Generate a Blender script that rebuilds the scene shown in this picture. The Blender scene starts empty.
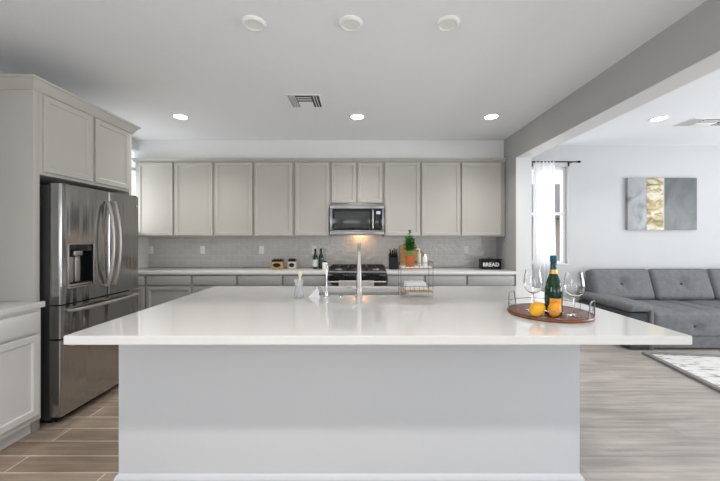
import bpy, bmesh, math, random
from mathutils import Vector, Matrix, noise
PI = math.pi
random.seed(7)
S = bpy.context.scene
C = S.collection

# ------------------------------------------------------------------ camera
cam = bpy.data.cameras.new('camera'); cam_o = bpy.data.objects.new('camera', cam); C.objects.link(cam_o)
cam_o.location = (0, 0, 1.35); cam_o.rotation_euler = (PI/2, 0, 0)
cam.sensor_width = 36; cam.lens = 335/720*36; cam.shift_x = -2/720; cam.shift_y = -2.5/720
cam.clip_start = 0.02
S.camera = cam_o

# ------------------------------------------------------------------ world, light, exposure
S.view_settings.view_transform = 'Standard'; S.view_settings.look = 'None'
S.view_settings.gamma = 1; S.view_settings.use_curve_mapping = False
S.view_settings.exposure = 0.72
W = bpy.data.worlds.new('world'); S.world = W; W.use_nodes = True
wb = W.node_tree.nodes['Background']; wb.inputs[0].default_value = (0.86, 0.93, 1.0, 1); wb.inputs[1].default_value = 0.75

def area(name, loc, rot, sx, sy, power, col=(1, 1, 1), spread=PI):
    l = bpy.data.lights.new(name, 'AREA'); l.shape = 'RECTANGLE'; l.size = sx; l.size_y = sy
    l.energy = power; l.color = col; l.spread = spread
    o = bpy.data.objects.new(name, l); C.objects.link(o); o.location = loc; o.rotation_euler = rot
    return o
# daylight at the window openings; those behind and beside the camera are added, unseen
area('daylight_rear_kitchen', (-0.5, -3.36, 1.25), (PI/2+1.15, 0, 0), 3.2, 2.0, 32, (0.93, 0.97, 1.0))
area('daylight_rear_living', (4.5, -3.36, 1.25), (PI/2+0.95, 0, 0), 3.2, 2.0, 36, (0.96, 0.98, 1.0))
area('daylight_left', (-3.3, -0.9, 1.5), (PI/2, 0, -PI/2), 1.6, 1.4, 34, (0.94, 0.97, 1.0))
area('daylight_left_corner', (-3.42, 4.2, 1.7), (PI/2, 0, -PI/2), 0.7, 1.1, 5.5, (1, 0.99, 0.97))
area('daylight_right', (7.3, 1.5, 1.4), (PI/2+0.40, 0, PI/2), 4.4, 1.9, 132, (0.95, 0.975, 1.0))
area('daylight_living_window', (2.82, 5.35, 1.7), (-PI/2, 0, 0), 0.56, 1.4, 5.5, (1, 1, 1))

# ------------------------------------------------------------------ materials
MATS = {}
def newmat(name):
    m = bpy.data.materials.new(name); m.use_nodes = True; MATS[name] = m
    n = m.node_tree.nodes; l = m.node_tree.links
    return m, n, l, n['Principled BSDF']
def pm(name, col, rough=0.5, metal=0.0, spec=None, bump=None, var=None, coat=0, trans=0, ior=None, sheen=0, alpha=None):
    """principled with optional noise bump=(scale,strength[,dist]) and colour variation var=(scale,amount)"""
    m, n, l, b = newmat(name)
    b.inputs['Base Color'].default_value = (*col, 1); b.inputs['Roughness'].default_value = rough
    b.inputs['Metallic'].default_value = metal
    if spec is not None: b.inputs['Specular IOR Level'].default_value = spec
    if coat: b.inputs['Coat Weight'].default_value = coat; b.inputs['Coat Roughness'].default_value = 0.04
    if trans: b.inputs['Transmission Weight'].default_value = trans
    if ior: b.inputs['IOR'].default_value = ior
    if sheen: b.inputs['Sheen Weight'].default_value = sheen
    tc = n.new('ShaderNodeTexCoord')
    if bump:
        nz = n.new('ShaderNodeTexNoise'); nz.inputs['Scale'].default_value = bump[0]; nz.inputs['Detail'].default_value = 3
        bp = n.new('ShaderNodeBump'); bp.inputs['Strength'].default_value = bump[1]
        bp.inputs['Distance'].default_value = bump[2] if len(bump) > 2 else 0.01
        l.new(tc.outputs['Object'], nz.inputs['Vector']); l.new(nz.outputs['Fac'], bp.inputs['Height']); l.new(bp.outputs['Normal'], b.inputs['Normal'])
    nz = n.new('ShaderNodeTexNoise'); vs, va = var or (3, 0.03)
    nz.inputs['Scale'].default_value = vs; nz.inputs['Detail'].default_value = 4
    mr = n.new('ShaderNodeMapRange'); mr.inputs['To Min'].default_value = 1-va; mr.inputs['To Max'].default_value = 1+va
    hs = n.new('ShaderNodeHueSaturation'); hs.inputs['Color'].default_value = (*col, 1)
    l.new(tc.outputs['Object'], nz.inputs['Vector']); l.new(nz.outputs['Fac'], mr.inputs['Value'])
    l.new(mr.outputs['Result'], hs.inputs['Value']); l.new(hs.outputs['Color'], b.inputs['Base Color'])
    return m
def emit(name, col, strength):
    m, n, l, b = newmat(name)
    b.inputs['Base Color'].default_value = (*col, 1)
    b.inputs['Emission Color'].default_value = (*col, 1); b.inputs['Emission Strength'].default_value = strength
    return m
def paneglass(name):
    m, n, l, b = newmat(name); n.remove(b)
    t = n.new('ShaderNodeBsdfTransparent'); g = n.new('ShaderNodeBsdfGlossy'); g.inputs['Roughness'].default_value = 0.02
    f = n.new('ShaderNodeFresnel'); f.inputs['IOR'].default_value = 1.45
    mx = n.new('ShaderNodeMixShader'); o = n['Material Output']
    ge = n.new('ShaderNodeNewGeometry'); sb = mathn(n, 'SUBTRACT'); sb.inputs[0].default_value = 1; l.new(ge.outputs['Backfacing'], sb.inputs[1])
    mu = mathn(n, 'MULTIPLY'); l.new(f.outputs[0], mu.inputs[0]); l.new(sb.outputs[0], mu.inputs[1])
    l.new(mu.outputs[0], mx.inputs[0]); l.new(t.outputs[0], mx.inputs[1]); l.new(g.outputs[0], mx.inputs[2]); l.new(mx.outputs[0], o.inputs[0])
    return m
def steel(name, col, rough, streak=0.10, axis='X'):
    """brushed steel; shallow oil-canning of the sheet bends reflections into vertical streaks"""
    m, n, l, b = newmat(name)
    b.inputs['Metallic'].default_value = 1; b.inputs['Roughness'].default_value = rough; b.inputs['Base Color'].default_value = (*col, 1)
    tc = n.new('ShaderNodeTexCoord'); mp = n.new('ShaderNodeMapping')
    mp.inputs['Scale'].default_value = (7, 7, 0.7) if axis == 'X' else (1, 1, 8)
    nz = n.new('ShaderNodeTexNoise'); nz.inputs['Scale'].default_value = 1; nz.inputs['Detail'].default_value = 2
    bp = n.new('ShaderNodeBump'); bp.inputs['Strength'].default_value = streak; bp.inputs['Distance'].default_value = 0.05
    l.new(tc.outputs['Object'], mp.inputs[0]); l.new(mp.outputs[0], nz.inputs['Vector']); l.new(nz.outputs['Fac'], bp.inputs['Height']); l.new(bp.outputs['Normal'], b.inputs['Normal'])
    return m
def mathn(n, op, a=None, b=None):
    x = n.new('ShaderNodeMath'); x.operation = op
    if a is not None and not hasattr(a, 'links'): x.inputs[0].default_value = a
    if b is not None: x.inputs[1].default_value = b
    return x
def floor_mat(name, ca, cb, mortar, msize=0.004, rough=0.38, row=0.15):
    m, n, l, b = newmat(name)
    tc = n.new('ShaderNodeTexCoord')
    br = n.new('ShaderNodeTexBrick'); br.offset = 0.36; br.offset_frequency = 2; br.squash = 1
    br.inputs['Color1'].default_value = (*ca, 1); br.inputs['Color2'].default_value = (*cb, 1); br.inputs['Mortar'].default_value = (*mortar, 1)
    br.inputs['Scale'].default_value = 1; br.inputs['Mortar Size'].default_value = msize; br.inputs['Mortar Smooth'].default_value = 0.1
    br.inputs['Bias'].default_value = 0; br.inputs['Brick Width'].default_value = 0.92; br.inputs['Row Height'].default_value = row
    mp0 = n.new('ShaderNodeMapping'); mp0.inputs['Location'].default_value = (0.22, 0.023, 0)
    l.new(tc.outputs['Object'], mp0.inputs[0]); l.new(mp0.outputs[0], br.inputs['Vector'])
    mp = n.new('ShaderNodeMapping'); mp.inputs['Scale'].default_value = (1.6, 22, 1)
    nz = n.new('ShaderNodeTexNoise'); nz.inputs['Scale'].default_value = 1.3; nz.inputs['Detail'].default_value = 6; nz.inputs['Roughness'].default_value = 0.65
    l.new(tc.outputs['Object'], mp.inputs[0]); l.new(mp.outputs[0], nz.inputs['Vector'])
    mp2 = n.new('ShaderNodeMapping'); mp2.inputs['Scale'].default_value = (0.7, 3.2, 1)
    nz2 = n.new('ShaderNodeTexNoise'); nz2.inputs['Scale'].default_value = 2; nz2.inputs['Detail'].default_value = 3
    l.new(tc.outputs['Object'], mp2.inputs[0]); l.new(mp2.outputs[0], nz2.inputs['Vector'])
    mr = n.new('ShaderNodeMapRange'); mr.inputs['From Min'].default_value = 0.3; mr.inputs['From Max'].default_value = 0.7
    mr.inputs['To Min'].default_value = 0.72; mr.inputs['To Max'].default_value = 1.24
    mr2 = n.new('ShaderNodeMapRange'); mr2.inputs['From Min'].default_value = 0.3; mr2.inputs['From Max'].default_value = 0.7
    mr2.inputs['To Min'].default_value = 0.84; mr2.inputs['To Max'].default_value = 1.16
    l.new(nz.outputs['Fac'], mr.inputs['Value']); l.new(nz2.outputs['Fac'], mr2.inputs['Value'])
    mu = mathn(n, 'MULTIPLY'); l.new(mr.outputs[0], mu.inputs[0]); l.new(mr2.outputs[0], mu.inputs[1])
    hs = n.new('ShaderNodeHueSaturation'); l.new(br.outputs['Color'], hs.inputs['Color']); l.new(mu.outputs[0], hs.inputs['Value'])
    l.new(hs.outputs[0], b.inputs['Base Color']); b.inputs['Roughness'].default_value = rough
    bp = n.new('ShaderNodeBump'); bp.inputs['Strength'].default_value = 0.25; bp.inputs['Distance'].default_value = 0.003
    l.new(nz.outputs['Fac'], bp.inputs['Height']); l.new(bp.outputs[0], b.inputs['Normal'])
    return m
def tile_mat(name):
    m, n, l, b = newmat(name)
    tc = n.new('ShaderNodeTexCoord'); sp = n.new('ShaderNodeSeparateXYZ'); cb = n.new('ShaderNodeCombineXYZ')
    l.new(tc.outputs['Object'], sp.inputs[0]); ax = mathn(n, 'ADD'); l.new(sp.outputs['X'], ax.inputs[0]); l.new(sp.outputs['Y'], ax.inputs[1]); l.new(ax.outputs[0], cb.inputs['X']); l.new(sp.outputs['Z'], cb.inputs['Y'])
    br = n.new('ShaderNodeTexBrick'); br.offset = 0.5
    br.inputs['Color1'].default_value = (0.55, 0.535, 0.51, 1); br.inputs['Color2'].default_value = (0.59, 0.575, 0.55, 1)
    br.inputs['Mortar'].default_value = (0.68, 0.665, 0.64, 1); br.inputs['Scale'].default_value = 1
    br.inputs['Mortar Size'].default_value = 0.0025; br.inputs['Mortar Smooth'].default_value = 0.2
    br.inputs['Brick Width'].default_value = 0.155; br.inputs['Row Height'].default_value = 0.078; br.inputs['Bias'].default_value = 0
    l.new(cb.outputs[0], br.inputs['Vector']); l.new(br.outputs['Color'], b.inputs['Base Color'])
    b.inputs['Roughness'].default_value = 0.14
    nz = n.new('ShaderNodeTexNoise'); nz.inputs['Scale'].default_value = 16; nz.inputs['Detail'].default_value = 1.5
    l.new(cb.outputs[0], nz.inputs['Vector'])
    iv = mathn(n, 'MULTIPLY', b=-0.12); l.new(br.outputs['Fac'], iv.inputs[0])
    ad = mathn(n, 'ADD'); l.new(nz.outputs['Fac'], ad.inputs[0]); l.new(iv.outputs[0], ad.inputs[1])
    bp = n.new('ShaderNodeBump'); bp.inputs['Strength'].default_value = 0.5; bp.inputs['Distance'].default_value = 0.012
    l.new(ad.outputs[0], bp.inputs['Height']); l.new(bp.outputs[0], b.inputs['Normal'])
    return m
def wood_mat(name, ca, cb, rough=0.4, scale=(3, 30, 30), coat=0):
    m, n, l, b = newmat(name)
    tc = n.new('ShaderNodeTexCoord'); mp = n.new('ShaderNodeMapping'); mp.inputs['Scale'].default_value = scale
    nz = n.new('ShaderNodeTexNoise'); nz.inputs['Scale'].default_value = 2; nz.inputs['Detail'].default_value = 5
    cr = n.new('ShaderNodeValToRGB'); cr.color_ramp.elements[0].color = (*ca, 1); cr.color_ramp.elements[1].color = (*cb, 1)
    cr.color_ramp.elements[0].position = 0.3; cr.color_ramp.elements[1].position = 0.7
    l.new(tc.outputs['Object'], mp.inputs[0]); l.new(mp.outputs[0], nz.inputs['Vector']); l.new(nz.outputs['Fac'], cr.inputs[0]); l.new(cr.outputs[0], b.inputs['Base Color'])
    b.inputs['Roughness'].default_value = rough
    if coat: b.inputs['Coat Weight'].default_value = coat; b.inputs['Coat Roughness'].default_value = 0.06
    return m
def fabric(name, ca, cb, scale=260, bump=0.5):
    m, n, l, b = newmat(name)
    tc = n.new('ShaderNodeTexCoord')
    nz = n.new('ShaderNodeTexNoise'); nz.inputs['Scale'].default_value = scale; nz.inputs['Detail'].default_value = 2
    n2 = n.new('ShaderNodeTexNoise'); n2.inputs['Scale'].default_value = 14; n2.inputs['Detail'].default_value = 6; n2.inputs['Roughness'].default_value = 0.7
    l.new(tc.outputs['Object'], nz.inputs['Vector']); l.new(tc.outputs['Object'], n2.inputs['Vector'])
    ad = mathn(n, 'ADD'); l.new(nz.outputs['Fac'], ad.inputs[0]); l.new(n2.outputs['Fac'], ad.inputs[1])
    mr = n.new('ShaderNodeMapRange'); mr.inputs['From Min'].default_value = 0.7; mr.inputs['From Max'].default_value = 1.3
    l.new(ad.outputs[0], mr.inputs['Value'])
    cr = n.new('ShaderNodeValToRGB'); cr.color_ramp.elements[0].color = (*ca, 1); cr.color_ramp.elements[1].color = (*cb, 1)
    l.new(mr.outputs[0], cr.inputs[0]); l.new(cr.outputs[0], b.inputs['Base Color']); b.inputs['Roughness'].default_value = 0.95
    b.inputs['Specular IOR Level'].default_value = 0.15
    bp = n.new('ShaderNodeBump'); bp.inputs['Strength'].default_value = bump; bp.inputs['Distance'].default_value = 0.004
    l.new(ad.outputs[0], bp.inputs['Height']); l.new(bp.outputs[0], b.inputs['Normal'])
    return m

M_CEIL = pm('ceiling_paint', (0.87, 0.89, 0.915), 0.9, spec=0.2, bump=(90, 0.35, 0.004), var=(20, 0.015))
M_WALL = pm('shaded_wall_paint', (0.44, 0.44, 0.435), 0.85, spec=0.25, bump=(120, 0.15, 0.002))  # same paint as the soffit, darkened for the beam's shaded side
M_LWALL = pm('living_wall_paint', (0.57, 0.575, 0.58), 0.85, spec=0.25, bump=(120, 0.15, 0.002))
M_TRIM = pm('white_trim_paint', (0.72, 0.72, 0.72), 0.35)
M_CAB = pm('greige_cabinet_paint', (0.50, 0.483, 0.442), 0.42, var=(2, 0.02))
M_CABL = pm('lit_base_cabinet_paint', (0.80, 0.80, 0.79), 0.4, var=(2, 0.02))  # same cabinet paint, lightened for the light on the left cabinet
M_CABB = pm('shaded_base_cabinet_paint', (0.39, 0.39, 0.385), 0.4, var=(2, 0.02))  # same cabinet paint, its shading along the back wall mixed into the colour
M_GAP = pm('cabinet_frame_shadow_paint', (0.34, 0.325, 0.30), 0.5)
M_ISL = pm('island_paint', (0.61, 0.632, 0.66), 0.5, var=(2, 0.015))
M_QUARTZ = pm('white_quartz', (0.73, 0.72, 0.705), 0.08, var=(60, 0.02), coat=0.3)
M_FLOOR = floor_mat('wood_look_plank_tile', (0.33, 0.25, 0.19), (0.48, 0.385, 0.30), (0.66, 0.58, 0.50), 0.0055)
M_PALE_FLOOR = floor_mat('pale_plank_floor', (0.37, 0.335, 0.305), (0.44, 0.40, 0.37), (0.33, 0.30, 0.27), 0.0012, 0.42, 0.19)  # paler, greyer planks with thinner joints than the left floor
M_TILE = tile_mat('glazed_subway_tile')
M_STEEL = steel('brushed_stainless_steel', (0.40, 0.395, 0.385), 0.15, 0.4)
M_STEEL2 = steel('appliance_steel', (0.36, 0.355, 0.35), 0.3, 0.05)
M_NICKEL = pm('brushed_nickel', (0.50, 0.475, 0.445), 0.42, 1.0)
M_CHROME = pm('chrome', (0.75, 0.75, 0.75), 0.1, 1.0)
M_BLACKG = pm('black_glass', (0.010, 0.011, 0.013), 0.06)
M_BLACK = pm('black_satin', (0.007, 0.007, 0.0075), 0.3, spec=0.3)
M_IRON = pm('cast_iron', (0.02, 0.02, 0.02), 0.5, 0.2)
M_DGREY = pm('dark_grey_plastic', (0.045, 0.045, 0.048), 0.5)
M_PLAST = pm('white_plastic', (0.88, 0.88, 0.87), 0.35)
M_LAMP = emit('lamp_lens', (1.0, 0.93, 0.82), 9)
M_SCREEN = emit('display_glow', (0.35, 0.5, 0.65), 0.25)
M_PANE = paneglass('window_glass')
M_FRAME = pm('white_vinyl', (0.85, 0.85, 0.85), 0.4)
M_GLASS = pm('drinking_glass', (1, 1, 1), 0.0, trans=1, ior=1.45, var=(1, 0.0))
M_BOTTLE = pm('dark_green_glass', (0.005, 0.030, 0.012), 0.04)
M_FOIL = pm('teal_navy_foil', (0.012, 0.075, 0.11), 0.38, 0.4)
M_GOLD = pm('gold_foil', (0.75, 0.45, 0.12), 0.35, 0.8)
M_ORANGE = pm('orange_label', (0.85, 0.33, 0.03), 0.5)
M_LEMON = pm('lemon_peel', (0.76, 0.38, 0.008), 0.42, bump=(140, 0.4, 0.002), var=(8, 0.08))
M_TRAYW = wood_mat('red_brown_wood', (0.13, 0.036, 0.011), (0.25, 0.08, 0.025), 0.38, coat=0.15)
M_WIRE = pm('dark_wire', (0.12, 0.11, 0.10), 0.35, 0.9)
M_GWIRE = pm('grey_wire', (0.22, 0.22, 0.23), 0.3, 1.0)
M_TERRA = pm('terracotta', (0.50, 0.14, 0.035), 0.75, var=(12, 0.12))
M_LEAF = pm('leaf_green', (0.08, 0.38, 0.06), 0.5, var=(25, 0.35))
M_SOIL = pm('soil', (0.05, 0.03, 0.02), 0.95)
M_BOARD = wood_mat('oak_board', (0.46, 0.26, 0.075), (0.60, 0.36, 0.12), 0.5)
M_BOARD2 = wood_mat('bamboo_board', (0.40, 0.22, 0.06), (0.52, 0.32, 0.12), 0.5)
M_TOWEL = fabric('white_terry', (0.72, 0.72, 0.72), (0.86, 0.86, 0.86), 300, 0.6)
M_SOFA = fabric('grey_upholstery', (0.125, 0.127, 0.132), (0.22, 0.222, 0.23))
M_SOFAD = fabric('dark_grey_upholstery', (0.05, 0.052, 0.055), (0.09, 0.092, 0.096))
M_AMBER = pm('amber_contents', (0.44, 0.28, 0.09), 0.3, coat=0.4)
M_PALE = pm('pale_grain', (0.55, 0.50, 0.42), 0.5, coat=0.5)
M_CREAM = pm('cream_yellow', (0.78, 0.76, 0.52), 0.5)
M_LABEL = pm('pale_label', (0.62, 0.70, 0.64), 0.5)

# ------------------------------------------------------------------ mesh helpers
class MB:
    def __init__(s): s.bm = bmesh.new()
    def _new(s, n0): return [v for v in s.bm.verts][n0:]
    def box(s, x0, x1, y0, y1, z0, z1, bev=0, seg=2):
        t = bmesh.new()
        bmesh.ops.create_cube(t, size=1)
        for v in t.verts:
            v.co = Vector(((x0+x1)/2+v.co.x*(x1-x0), (y0+y1)/2+v.co.y*(y1-y0), (z0+z1)/2+v.co.z*(z1-z0)))
        if bev: bmesh.ops.bevel(t, geom=t.edges[:], offset=bev, segments=seg, affect='EDGES', profile=0.5)
        s.merge(t); return s
    def merge(s, t, mat=None):
        if mat is not None: bmesh.ops.transform(t, matrix=mat, verts=t.verts)
        me = bpy.data.meshes.new('tmp'); t.to_mesh(me); t.free(); s.bm.from_mesh(me); bpy.data.meshes.remove(me)
    def door(s, x0, x1, z0, z1, yb, t=0.02, fr=0.06, rec=0.008):
        """recessed-panel front, face at y=yb-t, looking towards -y"""
        b = bmesh.new(); bmesh.ops.create_cube(b, size=1)
        for v in b.verts: v.co = Vector(((x0+x1)/2+v.co.x*(x1-x0), yb-t/2+v.co.y*t, (z0+z1)/2+v.co.z*(z1-z0)))
        fr = min(fr, (x1-x0)*0.3, (z1-z0)*0.3)
        f = min(b.faces, key=lambda f: f.calc_center_median().y)
        edges = [e for e in f.edges]
        bmesh.ops.bevel(b, geom=edges, offset=0.003, segments=1, affect='EDGES')
        f = min(b.faces, key=lambda f: (round(f.calc_center_median().y, 5), -f.calc_area()))
        bmesh.ops.inset_individual(b, faces=[f], thickness=fr, depth=0)
        bmesh.ops.inset_individual(b, faces=[f], thickness=0.010, depth=-rec)
        s.merge(b); return s
    def cyl(s, a, b, r, r2=None, seg=20):
        a = Vector(a); b = Vector(b); d = b-a; t = bmesh.new()
        bmesh.ops.create_cone(t, cap_ends=True, segments=seg, radius1=r, radius2=r if r2 is None else r2, depth=d.length)
        s.merge(t, Matrix.Translation((a+b)/2) @ d.to_track_quat('Z', 'Y').to_matrix().to_4x4()); return s
    def lathe(s, prof, c=(0, 0, 0), seg=32, close=False):
        """profile of (r,z) around the z axis at c"""
        bm = s.bm; rings = []
        for r, z in prof:
            if r < 1e-6: rings.append([bm.verts.new((c[0], c[1], c[2]+z))])
            else: rings.append([bm.verts.new((c[0]+r*math.cos(2*PI*k/seg), c[1]+r*math.sin(2*PI*k/seg), c[2]+z)) for k in range(seg)])
        pr = list(zip(rings, rings[1:]))
        if close: pr.append((rings[-1], rings[0]))
        for A, B in pr:
            for k in range(seg):
                k2 = (k+1) % seg
                if len(A) == 1 and len(B) == 1: continue
                if len(A) == 1: bm.faces.new((A[0], B[k2], B[k]))
                elif len(B) == 1: bm.faces.new((A[k], A[k2], B[0]))
                else: bm.faces.new((A[k], A[k2], B[k2], B[k]))
        return s
    def tube(s, pts, r, seg=8, closed=False, rads=None):
        pts = [Vector(p) for p in pts]; n = len(pts); bm = s.bm; rings = []
        up = None
        for i, p in enumerate(pts):
            if closed: d = pts[(i+1) % n]-pts[i-1]
            else: d = pts[min(i+1, n-1)]-pts[max(i-1, 0)]
            d.normalize()
            if up is None:
                up = Vector((0, 0, 1)) if abs(d.z) < 0.9 else Vector((1, 0, 0))
            sd = d.cross(up).normalized(); up = sd.cross(d).normalized()
            rr = rads[i] if rads else r
            rings.append([bm.verts.new(p+rr*(math.cos(2*PI*k/seg)*sd+math.sin(2*PI*k/seg)*up)) for k in range(seg)])
        for i in range(n if closed else n-1):
            A = rings[i]; B = rings[(i+1) % n]
            for k in range(seg): bm.faces.new((A[k], A[(k+1) % seg], B[(k+1) % seg], B[k]))
        if not closed: bm.faces.new(rings[0][::-1]); bm.faces.new(rings[-1])
        return s
    def prism(s, pts, axis, a, b):
        """closed 2D outline extruded along an axis; pts are (u,v) in the other two axes"""
        def P(u, v, w): return {'x': (w, u, v), 'y': (u, w, v), 'z': (u, v, w)}[axis]
        A = [s.bm.verts.new(P(u, v, a)) for u, v in pts]; B = [s.bm.verts.new(P(u, v, b)) for u, v in pts]
        s.bm.faces.new(A); s.bm.faces.new(B[::-1]); n = len(pts)
        for k in range(n): s.bm.faces.new((A[k], B[k], B[(k+1) % n], A[(k+1) % n]))
        return s
    def rbox(s, c, h, r, n=14, f=None):
        """rounded box centred c, half sizes h, radius r, optional displacement f(unit)->Vector"""
        t = bmesh.new(); bmesh.ops.create_cube(t, size=2)
        bmesh.ops.subdivide_edges(t, edges=t.edges[:], cuts=n, use_grid_fill=True)
        for v in t.verts:
            u = v.co.copy()
            # denser near the edges
            q = Vector([math.copysign(1-(1-abs(k))**1.6, k) for k in u])
            p = Vector((q.x*h[0], q.y*h[1], q.z*h[2]))
            inn = Vector([max(-(h[i]-r), min(h[i]-r, p[i])) for i in range(3)])
            d = p-inn
            if d.length > 1e-9: p = inn+d.normalized()*r if d.length > 0 else p
            if f: p = p+f(q)
            v.co = p+Vector(c)
        s.merge(t); return s
    def build(s, name, mat, parent=None, smooth=True, angle=40):
        bmesh.ops.recalc_face_normals(s.bm, faces=s.bm.faces[:])
        me = bpy.data.meshes.new(name); s.bm.to_mesh(me); s.bm.free()
        me.materials.append(mat)
        if smooth:
            me.polygons.foreach_set('use_smooth', [True]*len(me.polygons))
            me.set_sharp_from_angle(angle=math.radians(angle))
        o = bpy.data.objects.new(name, me); C.objects.link(o)
        if parent: o.parent = parent
        return o
def tag(o, label=None, cat=None, group=None, kind=None):
    if label: o['label'] = label
    if cat: o['category'] = cat
    if group: o['group'] = group
    if kind: o['kind'] = kind
    return o
def thing(name, label, cat, loc=(0, 0, 0), rotz=0, group=None):
    o = bpy.data.objects.new(name, None); C.objects.link(o); o.location = loc; o.rotation_euler = (0, 0, rotz)
    o.empty_display_size = 0.05
    return tag(o, label, cat, group)
def children(o): return [c for c in bpy.data.objects if c.parent == o]
def copy_thing(o, loc, label, rotz=None, parent=None):
    c = o.copy(); C.objects.link(c); c.location = loc if parent is None else o.location; c.parent = parent
    if rotz is not None: c.rotation_euler = (0, 0, rotz)
    if label: c['label'] = label
    for ch in children(o): copy_thing(ch, None, None, None, c)
    return c
def struct(mb, name, mat, **k): return tag(mb.build(name, mat, **k), kind='structure')

def wall(name, mat, axis, a0, a1, z0, z1, t0, t1, holes=()):
    m = MB(); cuts = sorted({a0, a1, *[h[0] for h in holes], *[h[1] for h in holes]})
    def bx(p, q, r, s_):
        if axis == 'x': m.box(p, q, t0, t1, r, s_)
        else: m.box(t0, t1, p, q, r, s_)
    for p, q in zip(cuts, cuts[1:]):
        hs = sorted([(h[2], h[3]) for h in holes if h[0] <= p and h[1] >= q])
        z = z0
        for lo, hi in hs:
            if lo > z: bx(p, q, z, lo)
            z = hi
        if z < z1: bx(p, q, z, z1)
    return struct(m, name, mat, smooth=False)

# ------------------------------------------------------------------ shell
HC = 2.735; YB = 5.02; XR = 2.01; XL = -2.98; XLB = -3.2; YR = -3.2; XE = 7.1
m = MB(); m.box(-3.4, 0.9, YR-0.1, 5.2, -0.1, 0); struct(m, 'floor', M_FLOOR, smooth=False)
m = MB(); m.box(0.9, XE+0.1, YR-0.1, 5.2, -0.1, 0); struct(m, 'floor_right', M_PALE_FLOOR, smooth=False)
m = MB(); m.box(-3.4, XE+0.1, YR-0.1, 5.2, HC, HC+0.1); struct(m, 'ceiling', M_CEIL, smooth=False)
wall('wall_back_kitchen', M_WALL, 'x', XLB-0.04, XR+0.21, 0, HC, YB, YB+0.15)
wall('wall_back_living', M_LWALL, 'x', XR+0.21, XE+0.1, 0, HC, 5.03, 5.18, [(2.54, 3.10, 0.95, 2.43)])
wall('wall_left', M_WALL, 'y', YR, 3.335, 0, HC, XL-0.12, XL, [(-1.7, -0.1, 0.8, 2.2)])
wall('wall_left_corner', M_LWALL, 'y', 3.335, YB, 0, HC, XLB-0.04, XLB, [(3.8, 4.80, 1.42, 2.60)])
m = MB(); m.box(XLB-0.12, XL-0.001, 3.215, 3.335, 0, HC); struct(m, 'wall_left_return', M_WALL, smooth=False)
wall('wall_rear', M_WALL, 'x', XL-0.12, XE+0.1, 0, HC, YR-0.12, YR, [(-2.1, 1.1, 0.2, 2.25), (2.9, 6.1, 0.2, 2.25)])
wall('wall_right_living', M_LWALL, 'y', YR, 5.03, 0, HC, XE, XE+0.12, [(-0.7, 3.7, 0.4, 2.35)])
# short return wall at the end of the counter and the dropped beam over the opening
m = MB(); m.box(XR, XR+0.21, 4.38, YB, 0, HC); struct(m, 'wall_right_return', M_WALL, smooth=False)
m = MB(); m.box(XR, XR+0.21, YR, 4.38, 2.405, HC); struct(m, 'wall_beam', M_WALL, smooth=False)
m = MB(); m.box(XR+0.003, XR+0.207, 4.374, 4.380, 0, 2.403); m.box(XR+0.003, XR+0.207, YR, 4.374, 2.400, 2.405); struct(m, 'trim_1', M_TRIM, smooth=False)
m = MB(); m.box(XLB, XR, 4.745, YB, 2.47, HC); struct(m, 'wall_soffit', pm('lit_soffit_paint', (0.84, 0.84, 0.83), 0.85, spec=0.25), smooth=False)  # same wall paint, lightened for the light falling on the soffit
m = MB(); m.box(XR+0.21, XE, 5.015, 5.03, 0, 0.10, 0.004); struct(m, 'baseboard_back', M_TRIM)

def window(name, axis, a0, a1, z0, z1, t, inward, mullions=(), rail=None, fw=0.045):
    """frame + glass in an opening. t = outer plane, inward = +1/-1 direction into the room"""
    m = MB()
    def bx(mm, p, q, r, s_, d0, d1, bev=0.003):
        lo, hi = sorted((t+inward*d0, t+inward*d1))
        if axis == 'x': mm.box(p, q, lo, hi, r, s_, bev)
        else: mm.box(lo, hi, p, q, r, s_, bev)
    bx(m, a0, a0+fw, z0, z1, 0.01, 0.08); bx(m, a1-fw, a1, z0, z1, 0.01, 0.08)
    bx(m, a0+fw, a1-fw, z0, z0+fw, 0.01, 0.08); bx(m, a0+fw, a1-fw, z1-fw, z1, 0.01, 0.08)
    for u in mullions: bx(m, u-0.02, u+0.02, z0+fw, z1-fw, 0.015, 0.06)
    if rail: bx(m, a0+fw, a1-fw, rail-0.02, rail+0.02, 0.015, 0.065)
    f = struct(m, name, M_FRAME)
    g = MB(); bx(g, a0+fw, a1-fw, z0+fw, z1-fw, 0.03, 0.036, 0); g.build('pane', M_PANE, f, smooth=False)
    s_ = MB(); bx(s_, a0-0.0, a1+0.0, z0, z0+0.015, 0.08, 0.16); s_.build('window_sill', M_TRIM, f)
    return f
window('window_1', 'x', 2.54, 3.10, 0.95, 2.43, 5.18, -1, rail=1.72)
window('window_2', 'y', 3.8, 4.80, 1.42, 2.60, XLB-0.065, 1, rail=2.32, fw=0.018)
window('window_3', 'x', -2.1, 1.1, 0.2, 2.25, YR-0.12, 1, mullions=(-0.5,))  # this and the next three: unseen windows added to light the room
window('window_4', 'x', 2.9, 6.1, 0.2, 2.25, YR-0.12, 1, mullions=(4.5,))
window('window_5', 'y', -0.7, 3.7, 0.4, 2.35, XE+0.12, -1, mullions=(0.77, 2.23))
window('window_6', 'y', -1.7, -0.1, 0.8, 2.2, XL-0.12, 1, mullions=(-0.9,))

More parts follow.
